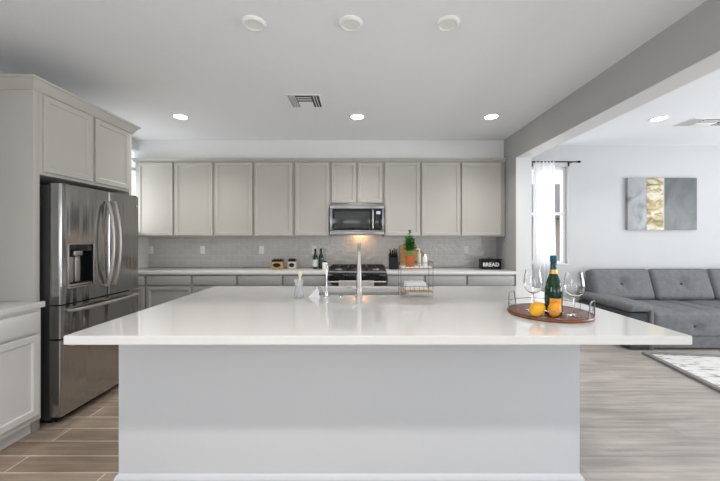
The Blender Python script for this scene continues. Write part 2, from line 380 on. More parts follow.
# ------------------------------------------------------------------ outside
M_STUCCO = pm('pale_stucco', (0.62, 0.55, 0.46), 0.9, bump=(60, 0.5, 0.01))
M_ROOF = pm('grey_roof_tiles', (0.30, 0.28, 0.27), 0.9)
h = thing('neighbour_house', 'pale stucco neighbouring house seen through the living room window', 'house', (4.9, 9.0, 0))
m = MB(); m.box(-3.5, 3.5, 0, 5, -0.3, 1.9); m.build('wall', M_STUCCO, h, smooth=False)
m = MB(); m.prism([(-0.4, 1.86), (-0.4, 2.0), (2.5, 3.2), (5.4, 2.0), (5.4, 1.86)], 'x', -3.9, 3.9); m.build('roof', M_ROOF, h, smooth=False)
m = MB(); m.box(-15, 20, 5.2, 40, -0.4, -0.3); tag(m.build('ground', pm('gravel_ground', (0.45, 0.40, 0.34), 0.95, bump=(30, 0.6, 0.02)), None, smooth=False), kind='structure')

# ------------------------------------------------------------------ cabinets
def cabinet(name, label, loc, rotz, w, d, z0, z1, fronts, mat, group=None, toe=False, frame=None, cat='cabinet', ft=0.026):
    """origin at the front-left floor corner; front faces local -y"""
    t = thing(name, label, cat, loc, rotz, group)
    m = MB()
    if toe:
        m.box(0, w, 0, d, z0+0.105, z1, 0.001); m.box(0, w, 0.07, d, z0, z0+0.105)
    else: m.box(0, w, 0, d, z0, z1, 0.001)
    m.build('body', frame or mat, t)
    for kind, x0, x1, a, b in fronts:
        if kind == 'door': MB().door(x0, x1, a, b, 0.0, ft, 0.055, 0.011).build(kind, mat, t, angle=25)
        else: MB().box(x0, x1, -ft, 0, a, b, 0.003).build(kind, mat, t, angle=25)
    return t
def X(px, D): return (px-362)*D/335
# uppers: doors given in photo pixels at door-face depth, turned into metres once
DU = 4.67
def up(label, w0, w1, doors, zb=1.37, zt=2.414):
    x0 = w0
    cabinet('upper_cabinet', label, (x0, 4.69, 0), 0, w1-w0, YB-4.69-0.012, zb, zt,
            [('door', a-x0-0.005, b-x0+0.005, zb+0.016, zt-0.012) for a, b in doors], M_CAB, 'upper cabinets along the back wall', ft=0.032)
up('upper greige two-door cabinet at the far left of the back wall', -3.165, -2.067, [(-3.118, -2.642), (-2.604, -2.086)])
up('upper greige two-door cabinet, second from the left on the back wall', -2.067, -0.948, [(-2.045, -1.533), (-1.487, -0.976)])
up('single-door upper greige cabinet immediately left of the microwave', -0.948, -0.447, [(-0.925, -0.462)])
cabinet('upper_cabinet', 'short two-door upper greige cabinet directly above the microwave', (-0.447, 4.69, 0), 0, 0.755, YB-4.69-0.012, 1.823, 2.414,
        [('door', 0.025, 0.363, 1.84, 2.40), ('door', 0.395, 0.732, 1.84, 2.40)], M_CAB, 'upper cabinets along the back wall', ft=0.032)
up('single-door upper greige cabinet immediately right of the microwave', 0.308, 0.818, [(0.325, 0.800)])
up('upper greige two-door cabinet at the far right above the bread box', 0.818, 1.998, [(0.840, 1.358), (1.396, 1.935)])
# crown moulding
def crown_profile(): return [(0.0, 0.0), (-0.012, 0.0), (-0.016, 0.012), (-0.028, 0.022), (-0.045, 0.030), (-0.05, 0.038), (-0.05, 0.046), (0.0, 0.046)]
m = MB(); m.prism([(4.69+u, 2.415+v) for u, v in crown_profile()], 'x', -3.197, 2.006)
m.box(-3.197, 2.006, 4.69, 4.744, 2.436, 2.461); tag(m.build('crown_molding', M_CAB), 'long greige crown molding along the tops of the back wall cabinets', 'molding')

# base cabinets on the back wall
def base(label, x0, x1, fronts, mat):
    cabinet('base_cabinet', label, (x0, 4.40, 0), 0, x1-x0, YB-4.40-0.002, 0, 0.872, fronts, mat, 'base cabinets along the back wall', toe=True)
def dd(w, n=1):
    g = 0.014; f = [('drawer', g, w-g, 0.735, 0.856)]
    if n == 1: f.append(('door', g, w-g, 0.125, 0.715))
    else: f += [('door', g, w/2-0.006, 0.125, 0.715), ('door', w/2+0.006, w-g, 0.125, 0.715)]
    return f
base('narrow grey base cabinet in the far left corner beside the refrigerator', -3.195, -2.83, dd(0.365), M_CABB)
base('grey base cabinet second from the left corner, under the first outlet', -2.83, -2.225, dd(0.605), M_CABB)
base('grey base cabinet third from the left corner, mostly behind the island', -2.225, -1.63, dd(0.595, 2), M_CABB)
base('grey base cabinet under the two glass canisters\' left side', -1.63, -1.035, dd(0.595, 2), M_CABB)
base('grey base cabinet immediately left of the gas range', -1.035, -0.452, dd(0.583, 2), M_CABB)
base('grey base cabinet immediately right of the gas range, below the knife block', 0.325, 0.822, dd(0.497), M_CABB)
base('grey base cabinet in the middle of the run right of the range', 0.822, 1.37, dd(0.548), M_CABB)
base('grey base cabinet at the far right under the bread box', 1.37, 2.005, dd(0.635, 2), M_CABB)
for x0, x1, lb in [(XLB+0.002, -0.449, 'white quartz worktop on the back wall left of the range'), (0.322, XR-0.002, 'white quartz worktop on the back wall right of the range')]:
    m = MB(); m.box(x0, x1, 4.365, YB-0.001, 0.874, 0.914, 0.003); tag(m.build('worktop', M_QUARTZ), lb, 'worktop')
m = MB(); m.box(XLB+0.010, XR, YB-0.010, YB-0.0005, 0.915, 1.40); m.box(XLB+0.0005, XLB+0.010, 4.68, YB-0.0005, 0.915, 1.40); struct(m, 'wall_backsplash', M_TILE, smooth=False)

# left: tall panel + over-fridge cabinet
t = thing('refrigerator_cabinet', 'tall greige cabinet surround enclosing the steel refrigerator with two upper doors', 'cabinet', (-2.28, 2.325, 0), PI/2)
m = MB(); m.box(0, 0.045, 0, 0.698, 0, 2.43, 0.0015); m.build('side_panel', M_CAB, t)
m = MB(); m.box(0.955, 0.99, 0, 0.698, 0, 2.43, 0.0015); m.build('side_panel', M_CAB, t)
m = MB(); m.box(0.045, 0.955, 0, 0.698, 1.80, 2.43, 0.0015); m.build('body', M_CAB, t)
for a, b in [(0.062, 0.488), (0.522, 0.935)]: MB().door(a, b, 1.822, 2.372, 0.0, 0.02, 0.055).build('door', M_CAB, t, angle=25)
def bb_ring(x0, x1, y0, y1, prof):
    m = MB(); bm = m.bm; rings = []
    for o, z in prof: rings.append([bm.verts.new(p) for p in ((x0-o, y0-o, z), (x1+o, y0-o, z), (x1+o, y1+o, z), (x0-o, y1+o, z))])
    for A, B in zip(rings, rings[1:]+rings[:1]):
        for k in range(4): bm.faces.new((A[k], A[(k+1) % 4], B[(k+1) % 4], B[k]))
    return m
m = bb_ring(0, 0.99, 0, 0.64, [(-0.02, 2.380), (0.006, 2.380), (0.012, 2.386), (0.018, 2.398), (0.044, 2.440), (0.055, 2.446), (0.055, 2.461), (-0.02, 2.461)])
m.box(0.015, 0.975, 0.015, 0.69, 2.431, 2.4605, 0)
m.build('crown_molding', M_CAB, t, angle=25)

# left base cabinet with worktop
cabinet('base_cabinet', 'grey base cabinet at the left edge beside the refrigerator surround', (-2.225, 1.41, 0), PI/2, 0.91, 0.75, 0, 0.872,
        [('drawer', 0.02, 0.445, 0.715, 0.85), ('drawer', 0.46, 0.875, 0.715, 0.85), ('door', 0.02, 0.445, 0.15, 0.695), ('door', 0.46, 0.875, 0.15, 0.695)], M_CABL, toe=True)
m = MB(); m.box(-2.975, -2.195, 1.38, 2.323, 0.874, 0.914, 0.003); tag(m.build('worktop', M_QUARTZ), 'short white quartz worktop at the left edge beside the refrigerator surround', 'worktop')

# ------------------------------------------------------------------ refrigerator (local x = depth along wall, front = local -y)
fr = thing('refrigerator', 'stainless steel french door refrigerator with water dispenser in cabinet surround', 'refrigerator', (-2.17, 2.41, 0), PI/2)
FW = 0.85
m = MB(); m.box(0.008, FW-0.008, 0.085, 0.76, 0.03, 1.735, 0.004); m.build('body', M_DGREY, fr)
m = MB(); m.box(0.02, FW-0.02, 0.05, 0.085, 0.015, 0.055, 0.003)
m.build('base_grille', M_BLACK, fr)
for xx in (0.05, FW-0.05):
    for yy in (0.11, 0.70): MB().cyl((xx, yy, 0.0), (xx, yy, 0.035), 0.02).build('foot', M_BLACK, fr)
def fdoor(x0, x1, z0, z1, hole=None):
    """slab with rounded vertical edges and a slight belly; hole = dispenser recess"""
    m = MB()
    r = 0.014; N = 10
    # outline in x,y: rounded front corners, slight crown
    out = [(x0, 0.078)]
    for k in range(5): a = PI+ k*PI/8; out.append((x0+r+r*math.cos(a), r+r*math.sin(a)*1.0))
    for k in range(1, N): u = k/N; out.append((x0+r+(x1-x0-2*r)*u, -0.007*math.sin(PI*u)))
    for k in range(5): a = 1.5*PI+k*PI/8; out.append((x1-r+r*math.cos(a), r+r*math.sin(a)))
    out.append((x1, 0.078))
    if not hole: m.prism(out, 'z', z0, z1)
    else:
        hx0, hx1, hz0, hz1 = hole
        def yf(x):
            for (a, b), (c, d) in zip(out[1:], out[2:]):
                if a <= x <= c: return b+(d-b)*(x-a)/(c-a+1e-9)
            return 0
        left = [p for p in out if p[0] < hx0]; mid = [p for p in out if hx0 < p[0] < hx1]; right = [p for p in out if p[0] > hx1]
        L = left+[(hx0, yf(hx0)), (hx0, 0.078)]; Mi = [(hx0, 0.078), (hx0, yf(hx0))]+mid+[(hx1, yf(hx1)), (hx1, 0.078)]; R_ = [(hx1, 0.078), (hx1, yf(hx1))]+right
        m.prism(L, 'z', z0, z1); m.prism(R_, 'z', z0, z1); m.prism(Mi, 'z', z0, hz0); m.prism(Mi, 'z', hz1, z1)
        bmesh.ops.remove_doubles(m.bm, verts=m.bm.verts[:], dist=1e-5)
    return m
H1 = (0.065, 0.285, 0.985, 1.30)
dl = fdoor(0.0, 0.455, 0.868, 1.745, H1).build('door', M_STEEL, fr, angle=30)
dr = fdoor(0.462, FW, 0.868, 1.745).build('door', M_STEEL, fr, angle=30)
dm = fdoor(0.0, FW, 0.622, 0.858).build('drawer', M_STEEL, fr, angle=30)
db = fdoor(0.0, FW, 0.058, 0.610).build('drawer', M_STEEL, fr, angle=30)
for xx in (0.02, FW-0.06): MB().box(xx, xx+0.04, 0.01, 0.075, 1.746, 1.757, 0.002).build('hinge_cover', M_DGREY, fr)
def bow(x, z0, z1):
    pts = []
    for k in range(17):
        u = k/16; pts.append((x, -0.022-0.050*math.sin(PI*u)**0.8, z0+(z1-z0)*u))
    return [(x, 0.0, z0)]+pts+[(x, 0.0, z1)]
MB().tube(bow(0.424, 0.95, 1.66), 0.013, 12).build('handle', M_NICKEL, dl)
MB().tube(bow(0.500, 0.95, 1.66), 0.013, 12).build('handle', M_NICKEL, dr)
for z, par in ((0.815, dm), (0.565, db)):
    pts = [(0.07, 0, z)]+[(0.07+0.71*k/16, -0.03-0.035*math.sin(PI*k/16)**0.7, z) for k in range(17)]+[(0.78, 0, z)]
    MB().tube(pts, 0.013, 12).build('handle', M_NICKEL, par)
# dispenser
m = MB(); x0, x1, z0, z1 = H1
m.box(x0, x1, 0.068, 0.076, z0, z1); m.box(x0, x0+0.006, 0.0, 0.07, z0, z1); m.box(x1-0.006, x1, 0.0, 0.07, z0, z1); m.box(x0, x1, 0.0, 0.07, z0, z0+0.006); m.box(x0, x1, -0.002, 0.07, z1-0.05, z1, 0.003)
dp = m.build('dispenser', M_BLACKG, dl)
m = MB(); m.box(x0+0.05, x0+0.13, 0.0, 0.05, z1-0.085, z1-0.045, 0.006); m.box(x0+0.015, x0+0.075, 0.022, 0.045, z0+0.03, z1-0.09, 0.006); m.box(x0+0.085, x0+0.135, 0.022, 0.045, z0+0.03, z1-0.09, 0.006); m.build('paddle', M_NICKEL, dp)
m = MB(); m.box(x0+0.004, x1-0.004, -0.004, 0.065, z0+0.004, z0+0.018, 0.003); m.build('drip_tray', M_NICKEL, dp)
m = MB(); m.box(x0-0.008, x0, -0.010, 0.004, z0-0.008, z1+0.008, 0.002); m.box(x1, x1+0.008, -0.012, 0.004, z0-0.008, z1+0.008, 0.002)
m.box(x0, x1, -0.012, 0.004, z1, z1+0.008, 0.002); m.box(x0, x1, -0.012, 0.004, z0-0.008, z0, 0.002); m.build('bezel', M_NICKEL, dp)
m = MB(); m.cyl((0.81, 0.004, 1.655), (0.81, -0.008, 1.655), 0.014, seg=24); tag(m.build('badge', M_CHROME, dr), 'round silver badge')

# ------------------------------------------------------------------ range
rg = thing('gas_range', 'stainless and black gas range with cast iron grates between worktops', 'range', (-0.063, 4.36, 0))
HW = 0.380
m = MB(); m.box(-HW, HW, 0.03, 0.645, 0.09, 0.905, 0.003); m.build('body', M_BLACK, rg)
for xx in (-0.33, 0.33):
    for yy in (0.09, 0.58): MB().cyl((xx, yy, 0), (xx, yy, 0.10), 0.02).build('foot', M_BLACK, rg)
m = MB(); m.box(-HW, HW, -0.005, 0.645, 0.905, 0.922, 0.004); m.build('cooktop', M_BLACKG, rg)
m = MB(); m.box(-HW, HW, -0.018, 0.03, 0.892, 0.920, 0.006); m.build('front_trim', M_STEEL2, rg)
m = MB(); m.box(-HW, HW, -0.004, 0.03, 0.80, 0.890, 0.004); cp = m.build('control_panel', M_BLACKG, rg)
for k in range(5):
    x = -0.30+0.15*k
    m = MB(); m.cyl((x, -0.004, 0.845), (x, -0.030, 0.845), 0.020, 0.017, 24); m.box(x-0.003, x+0.003, -0.034, -0.030, 0.830, 0.860); m.build('knob', M_BLACK, cp)
m = MB(); m.box(-HW+0.002, HW-0.002, -0.006, 0.03, 0.25, 0.793, 0.005); dv = m.build('oven_door', M_BLACKG, rg)
m = MB(); m.tube([(-0.375, -0.060, 0.785), (0.375, -0.060, 0.785)], 0.013, 14)
for x in (-0.34, 0.34): m.cyl((x, -0.006, 0.785), (x, -0.06, 0.785), 0.010)
m.build('handle', M_NICKEL, dv)
m = MB(); m.box(-HW+0.002, HW-0.002, -0.004, 0.03, 0.10, 0.243, 0.005); m.build('drawer', M_STEEL2, rg)
for gx in (-0.25, 0.0, 0.25):
    m = MB(); w = 0.118
    for y in (0.05, 0.60):
        m.box(gx-w, gx+w, y-0.006, y+0.006, 0.948, 0.960, 0.002)
    for x in (gx-w, gx+w): m.box(x-0.006, x+0.006, 0.05, 0.60, 0.948, 0.960, 0.002)
    for y in (0.19, 0.325, 0.46): m.box(gx-w, gx+w, y-0.005, y+0.005, 0.948, 0.962, 0.002)
    m.box(gx-0.005, gx+0.005, 0.05, 0.60, 0.948, 0.962, 0.002)
    for x in (gx-w, gx+w):
        for y in (0.05, 0.325, 0.60): m.cyl((x, y, 0.921), (x, y, 0.95), 0.009, 0.006, 8)
    m.build('grate', M_IRON, rg)
for x, y in ((-0.25, 0.17), (-0.25, 0.47), (0.0, 0.325), (0.25, 0.17), (0.25, 0.47)):
    m = MB(); m.lathe([(0, 0.024), (0.03, 0.024), (0.036, 0.018), (0.036, 0.012), (0.048, 0.010), (0.05, 0.0), (0, 0)], (x, y, 0.9215), 24); m.build('burner', M_NICKEL, rg)
# dish towels over the oven handle
def towel(x0, x1, label):
    m = MB(); prof = [(-0.078, 0.56), (-0.079, 0.70), (-0.078, 0.78), (-0.070, 0.802), (-0.060, 0.8055), (-0.050, 0.802), (-0.042, 0.78), (-0.041, 0.62)]
    n = 12; bm = m.bm; rows = []
    for k in range(n+1):
        x = x0+(x1-x0)*k/n
        rows.append([bm.verts.new((x-0.063, 4.36+y-0.003*math.sin(k*1.4)*(0.80-z)*6*(1 if y < -0.06 else 0), z)) for y, z in prof])
    for a, b in zip(rows, rows[1:]):
        for j in range(len(prof)-1): bm.faces.new((a[j], b[j], b[j+1], a[j+1]))
    r = bmesh.ops.solidify(bm, geom=bm.faces[:], thickness=-0.004)
    tag(m.build('dish_towel', M_TOWEL, angle=60), label, 'towel', 'dish towels on the oven handle')
towel(-0.235, -0.015, 'wider white dish towel on the oven handle left of the faucet')
towel(0.055, 0.215, 'narrower white dish towel on the oven handle right of the faucet')

# ------------------------------------------------------------------ microwave
mw = thing('microwave', 'stainless over-the-range microwave mounted under the short cabinet', 'microwave', (-0.068, 4.60, 1.402))
m = MB(); m.box(-0.375, 0.375, 0.03, 0.405, 0.065, 0.418, 0.004); m.box(-0.375, -0.365, 0.03, 0.405, 0.0, 0.07); m.box(0.365, 0.375, 0.03, 0.405, 0.0, 0.07); m.build('body', M_BLACK, mw)
m = MB()
m.box(-0.375, 0.375, 0, 0.03, -0.014, 0.055, 0.004); m.box(-0.375, 0.375, 0, 0.03, 0.350, 0.418, 0.004)
m.box(-0.375, -0.340, 0, 0.03, 0.055, 0.350, 0.002); m.box(0.345, 0.375, 0, 0.03, 0.055, 0.350, 0.002)
m.build('front_frame', M_STEEL2, mw)
m = MB(); m.box(-0.340, 0.235, 0.004, 0.03, 0.057, 0.348, 0.003); dw = m.build('door', M_BLACKG, mw)
m = MB(); m.tube([(0.215, -0.0, 0.075), (0.215, -0.028, 0.085), (0.215, -0.036, 0.2), (0.215, -0.028, 0.32), (0.215, -0.0, 0.33)], 0.013, 12); m.build('handle', M_NICKEL, dw)
m = MB(); m.box(-0.315, 0.18, 0.001, 0.004, 0.085, 0.315, 0.001); m.build('window', pm('dark_screen_glass', (0.05, 0.052, 0.055), 0.12), dw)
m = MB(); m.box(0.240, 0.345, 0.004, 0.03, 0.057, 0.348, 0.003); cp = m.build('control_panel', M_BLACKG, mw)
m = MB(); m.box(0.265, 0.320, 0.001, 0.005, 0.275, 0.315, 0.001); m.build('display', M_SCREEN, cp)
m = MB()
for i in range(3):
    for j in range(5): m.box(0.262+0.024*i, 0.276+0.024*i, 0.002, 0.005, 0.085+0.032*j, 0.100+0.032*j, 0.001)
m.build('keypad', M_DGREY, cp)
m = MB(); m.box(-0.06, 0.06, 0.29, 0.33, 0.061, 0.065, 0.001); m.build('lamp_lens', emit('warm_lens', (1.0, 0.72, 0.42), 0.6), mw)
l = area('microwave_lamp', (-0.03, 4.91, 1.461), (0.35, 0, 0), 0.10, 0.03, 0.75, (1.0, 0.55, 0.25)); l.parent = None

# ------------------------------------------------------------------ island
IX0, IX1, IY0, IY1 = -1.33, 1.472, 1.49, 3.04
SX0, SX1, SY0, SY1 = -0.40, 0.36, 2.56, 2.93
isl = thing('kitchen_island', 'white painted kitchen island base with baseboard under the big quartz slab', 'island', (0, 0, 0))
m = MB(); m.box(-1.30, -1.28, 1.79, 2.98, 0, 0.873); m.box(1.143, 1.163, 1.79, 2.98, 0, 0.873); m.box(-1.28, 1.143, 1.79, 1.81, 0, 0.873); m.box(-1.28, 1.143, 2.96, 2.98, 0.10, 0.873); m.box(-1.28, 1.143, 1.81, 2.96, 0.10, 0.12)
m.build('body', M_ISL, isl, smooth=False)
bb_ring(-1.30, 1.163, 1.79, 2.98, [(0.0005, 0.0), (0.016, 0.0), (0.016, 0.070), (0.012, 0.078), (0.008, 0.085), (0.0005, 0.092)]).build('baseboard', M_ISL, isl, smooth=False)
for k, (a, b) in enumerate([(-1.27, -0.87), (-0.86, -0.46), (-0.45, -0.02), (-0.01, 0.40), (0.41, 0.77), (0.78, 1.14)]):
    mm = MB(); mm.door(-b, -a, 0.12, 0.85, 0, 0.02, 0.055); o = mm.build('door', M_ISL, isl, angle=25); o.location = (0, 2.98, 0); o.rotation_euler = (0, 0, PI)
m = MB(); bm = m.bm; xs = [IX0, SX0, SX1, IX1]; ys = [IY0, SY0, SY1, IY1]
g = {}
for z in (0.874, 0.914):
    for i, x in enumerate(xs):
        for j, y in enumerate(ys): g[i, j, z] = bm.verts.new((x, y, z))
for i in range(3):
    for j in range(3):
        if (i, j) == (1, 1): continue
        for z in (0.874, 0.914): bm.faces.new([g[i, j, z], g[i+1, j, z], g[i+1, j+1, z], g[i, j+1, z]])
def side(a, b): bm.faces.new([g[a[0], a[1], 0.874], g[b[0], b[1], 0.874], g[b[0], b[1], 0.914], g[a[0], a[1], 0.914]])
for k in range(3): side((k, 0), (k+1, 0)); side((k, 3), (k+1, 3)); side((0, k), (0, k+1)); side((3, k), (3, k+1))
side((1, 1), (2, 1)); side((1, 2), (2, 2)); side((1, 1), (1, 2)); side((2, 1), (2, 2))
bmesh.ops.recalc_face_normals(bm, faces=bm.faces[:])
be = [e for e in bm.edges if len(e.link_faces) == 2 and e.calc_face_angle() > 1]
bmesh.ops.bevel(bm, geom=be, offset=0.003, segments=2, affect='EDGES')
tag(m.build('countertop', M_QUARTZ), 'large glossy white quartz slab on top of the kitchen island', 'countertop')
sk = thing('sink', 'undermount steel sink set into the island behind the tall faucet', 'sink', ((SX0+SX1)/2, (SY0+SY1)/2, 0.66))
m = MB(); a = (SX1-SX0)/2+0.004; b = (SY1-SY0)/2+0.004
m.box(-a, a, -b, b, 0, 0.004); m.box(-a-0.004, -a, -b, b, 0, 0.2135); m.box(a, a+0.004, -b, b, 0, 0.2135); m.box(-a, a, -b-0.004, -b, 0, 0.2135); m.box(-a, a, b, b+0.004, 0, 0.2135)
m.build('basin', pm('sink_steel', (0.68, 0.68, 0.67), 0.35, 0.8), sk, smooth=False)
m = MB(); m.lathe([(0, 0.003), (0.03, 0.003), (0.034, 0.006), (0.042, 0.006), (0.043, 0.0), (0, 0)], (0, 0, 0.004), 24); m.build('drain', M_CHROME, sk)

# main faucet
fc = thing('kitchen_faucet', 'tall brushed nickel pull-down faucet standing at the island sink', 'faucet', (-0.022, 2.475, 0.914))
m = MB(); m.lathe([(0, 0), (0.029, 0), (0.029, 0.006), (0.024, 0.012), (0.0225, 0.06), (0.020, 0.09), (0.0155, 0.24), (0, 0.24)], (0, 0, 0), 24); m.build('base', M_NICKEL, fc)
pts = [(0, 0, 0.235), (0, 0, 0.30)]+[(0, 0.085-0.085*math.cos(a), 0.30+0.088*math.sin(a)) for a in [k*PI/14 for k in range(1, 14)]]+[(0, 0.17, 0.30), (0, 0.172, 0.27)]
MB().tube(pts, 0.0135, 14).build('spout', M_NICKEL, fc)
m = MB(); m.cyl((0, 0.172, 0.272), (0, 0.174, 0.18), 0.0155, 0.018, 20); m.build('spray_head', M_NICKEL, fc)
m = MB(); m.cyl((-0.018, 0, 0.062), (-0.045, 0, 0.062), 0.014, 0.013, 16); m.tube([(-0.035, 0, 0.066), (-0.06, -0.004, 0.071), (-0.105, -0.01, 0.078)], 0.006, 10); m.build('lever', M_NICKEL, fc)
# filtered water tap
wt = thing('drinking_water_tap', 'slim chrome drinking water tap with side lever left of the tall faucet', 'faucet', (-0.262, 2.475, 0.914))
m = MB(); m.lathe([(0, 0), (0.022, 0), (0.022, 0.004), (0.014, 0.010), (0.011, 0.045), (0.006, 0.055), (0, 0.055)], (0, 0, 0), 20); m.build('base', M_CHROME, wt)
pts = [(0, 0, 0.05), (0, 0, 0.20)]+[(0, 0.05-0.05*math.cos(a), 0.20+0.052*math.sin(a)) for a in [k*PI/12 for k in range(1, 12)]]+[(0, 0.10, 0.19)]
MB().tube(pts, 0.0058, 10).build('spout', M_CHROME, wt)
m = MB(); m.tube([(-0.008, 0, 0.030), (-0.030, 0, 0.048), (-0.052, 0, 0.062), (-0.060, 0, 0.072), (-0.052, 0, 0.078), (-0.035, 0, 0.070)], 0.0055, 10); m.build('lever', M_NICKEL, wt)
m = MB(); m.lathe([(0, 0.012), (0.014, 0.012), (0.018, 0.008), (0.020, 0), (0, 0)], (-0.155, 2.485, 0.914), 24); tag(m.build('air_switch', M_CHROME), 'small round chrome button on the island between the two taps', 'button')

# clear glass bottle with pale stem
gb = thing('glass_bottle', 'clear glass bottle with pale yellow stopper stick on the island left of the taps', 'bottle', (-0.458, 2.44, 0.914))
def glass_profile(out, t):
    inn = [(max(r-t, 0.0), z) for r, z in out]
    return out, inn
m = MB(); m.lathe([(0, 0), (0.034, 0), (0.037, 0.004), (0.036, 0.03), (0.030, 0.065), (0.026, 0.085), (0.030, 0.10), (0.036, 0.125), (0.0365, 0.137),
                   (0.0345, 0.137), (0.0335, 0.125), (0.0275, 0.10), (0.0235, 0.085), (0.0275, 0.065), (0.033, 0.03), (0.033, 0.010), (0, 0.008)], (0, 0, 0), 32); m.build('vessel', pm('cloudy_glass', (0.90, 0.92, 0.95), 0.25, trans=0.75, ior=1.35, var=(1, 0)), gb)
m = MB(); m.cyl((0.002, 0, 0.0095), (0.006, 0, 0.165), 0.005, 0.009, 14); m.lathe([(0, 0.0), (0.012, 0.004), (0.014, 0.018), (0.010, 0.034), (0, 0.036)], (0.006, 0, 0.155), 16); m.build('stopper_stick', M_CREAM, gb)
# folded napkin
m = MB(); bm = m.bm
outl = [(-0.058, 0.0), (-0.02, 0.034), (0.004, 0.062), (0.010, 0.064), (0.017, 0.056), (0.024, 0.0)]
m.prism(outl, 'y', -0.05, 0.05); o = m.build('folded_napkin', M_TOWEL, smooth=False); o.location = (-0.345, 2.52, 0.914); o.rotation_euler = (0, 0, 0.15)
tag(o, 'small white folded napkin tent beside the slim chrome tap', 'napkin')

# ------------------------------------------------------------------ tiered wire stand
sd = thing('wire_shelf_stand', 'two tier dark wire shelf stand on the island right of the faucet', 'stand', (0.398, 2.50, 0.914))
hw, hd = 0.116, 0.075
for x in (-hw, hw):
    m = MB(); m.tube([(x, -hd, 0.0), (x, -hd, 0.262)], 0.0022, 6); m.tube([(x, hd, 0.0), (x, hd, 0.262)], 0.0022, 6); m.tube([(x, -hd, 0.262), (x, hd, 0.262)], 0.0022, 6); m.build('side_frame', M_WIRE, sd)
for z in (0.045, 0.215):
    m = MB()
    for dz in (0.0, 0.04):
        m.tube([(-hw, -hd, z+dz), (hw, -hd, z+dz), (hw, hd, z+dz), (-hw, hd, z+dz)], 0.0018, 6, closed=True)
    for k in range(1, 7):
        x = -hw+2*hw*k/7
        m.tube([(x, -hd, z+0.04), (x, -hd, z), (x, hd, z), (x, hd, z+0.04)], 0.0013, 5)
    sh = m.build('shelf', M_WIRE, sd)
    m = MB(); m.box(-hw+0.004, hw-0.004, -hd+0.004, hd-0.004, z+0.002, z+0.009, 0.001); m.build('shelf_board', M_BOARD if z < 0.1 else M_PLAST, sh)
# plant
pt = thing('potted_plant', 'bushy green plant in small terracotta pot on the wire stand top shelf', 'plant', (0.355, 2.485, 0.914+0.2245))
m = MB(); m.lathe([(0, 0), (0.029, 0), (0.0355, 0.062), (0.040, 0.063), (0.041, 0.082), (0.036, 0.082), (0.034, 0.070), (0, 0.070)], (0, 0, 0), 28); m.build('pot', M_TERRA, pt)
m = MB(); m.lathe([(0, 0.0745), (0.033, 0.0705)], (0, 0, 0), 20); m.build('soil', M_SOIL, pt)
m = MB(); ls = MB()
rnd = random.Random(4)
def leaf(mb, p, d, L, w, droop):
    d = d.normalized(); sdv = d.cross(Vector((0, 0, 1)));
    if sdv.length < 0.1: sdv = Vector((1, 0, 0))
    sdv.normalize(); nrm = sdv.cross(d).normalized(); prev = None; bm = mb.bm
    for k in range(6):
        u = k/5; c = p+d*L*u-Vector((0, 0, droop*u*u*L)); ww = w*math.sin(PI*min(u*0.93+0.07, 1))**0.8
        row = [bm.verts.new(c-sdv*ww+nrm*ww*0.25), bm.verts.new(c-nrm*0.0006), bm.verts.new(c+sdv*ww+nrm*ww*0.25)]
        if prev:
            for j in range(2): bm.faces.new((prev[j], prev[j+1], row[j+1], row[j]))
        prev = row
for s_ in range(9):
    a = s_*2*PI/8+0.3; q_ = 0 if s_ == 8 else 1; base_ = Vector((0.012*math.cos(a)*q_, 0.012*math.sin(a)*q_, 0.072)); top = Vector((0.029*math.cos(a)*q_, 0.029*math.sin(a)*q_, 0.175+0.05*rnd.random() if q_ else 0.262))
    m.tube([base_, (base_+top)/2+Vector((0, 0, 0.01)), top], 0.0022, 6)
    for k in range(15):
        u = 0.36+0.64*k/14; p = base_.lerp(top, u); b_ = k*2.4+s_
        dz = 0.35+0.9*u*rnd.random()
        leaf(ls, p, Vector((math.cos(b_), math.sin(b_), dz)), 0.046+0.012*rnd.random()-0.020*u, 0.0145, 0.4)
m.build('stem', M_LEAF, pt)
bmesh.ops.solidify(ls.bm, geom=ls.bm.faces[:], thickness=0.0006)
ls.build('foliage', M_LEAF, pt, angle=80)
# bottles on the top shelf
b1 = thing('soap_bottle', 'short white bottle at the right end of the wire stand top shelf', 'bottle', (0.462, 2.46, 0.914+0.2245))
m = MB(); m.lathe([(0, 0), (0.015, 0), (0.0165, 0.003), (0.0165, 0.070), (0.012, 0.076), (0, 0.076)], (0, 0, 0), 24); m.build('body', M_PLAST, b1)
m = MB(); m.cyl((0, 0, 0.0755), (0, 0, 0.09), 0.009, seg=18); m.build('cap', M_CHROME, b1)
b2 = thing('pump_bottle', 'slender pale pump bottle just right of the potted plant on the wire stand', 'bottle', (0.432, 2.53, 0.914+0.2245))
m = MB(); m.lathe([(0, 0), (0.012, 0), (0.0135, 0.003), (0.0135, 0.085), (0.010, 0.098), (0.008, 0.102), (0, 0.102)], (0, 0, 0), 24); m.build('body', pm('frosted_white', (0.70, 0.72, 0.72), 0.3), b2)
m = MB(); m.cyl((0, 0, 0.1015), (0, 0, 0.128), 0.005, seg=12); m.tube([(0.004, 0, 0.128), (-0.012, 0, 0.130), (-0.022, 0, 0.124)], 0.0045, 8); m.build('pump', M_PLAST, b2)
for k, (lb, w) in enumerate([('folded white hand towel at the bottom of the pair on the wire stand lower shelf', 0.083), ('folded white hand towel on top of the pair on the wire stand lower shelf', 0.078)]):
    m = MB(); h = 0.0125
    for q in (-1, 1): m.rbox((0, 0, q*h*0.5), (w-0.002*(q+1), 0.058, h*0.5+0.0004), 0.006, 8, lambda q_: Vector((0, 0, 0.0012*math.sin(7*q_.x+3*q_.y))))
    o = m.build('folded_towel', M_TOWEL); o.location = (0.395, 2.50, 0.914+0.0545+h+0.0014+k*(2*h+0.0028))
    tag(o, lb, 'towel', 'folded towels on the wire stand')

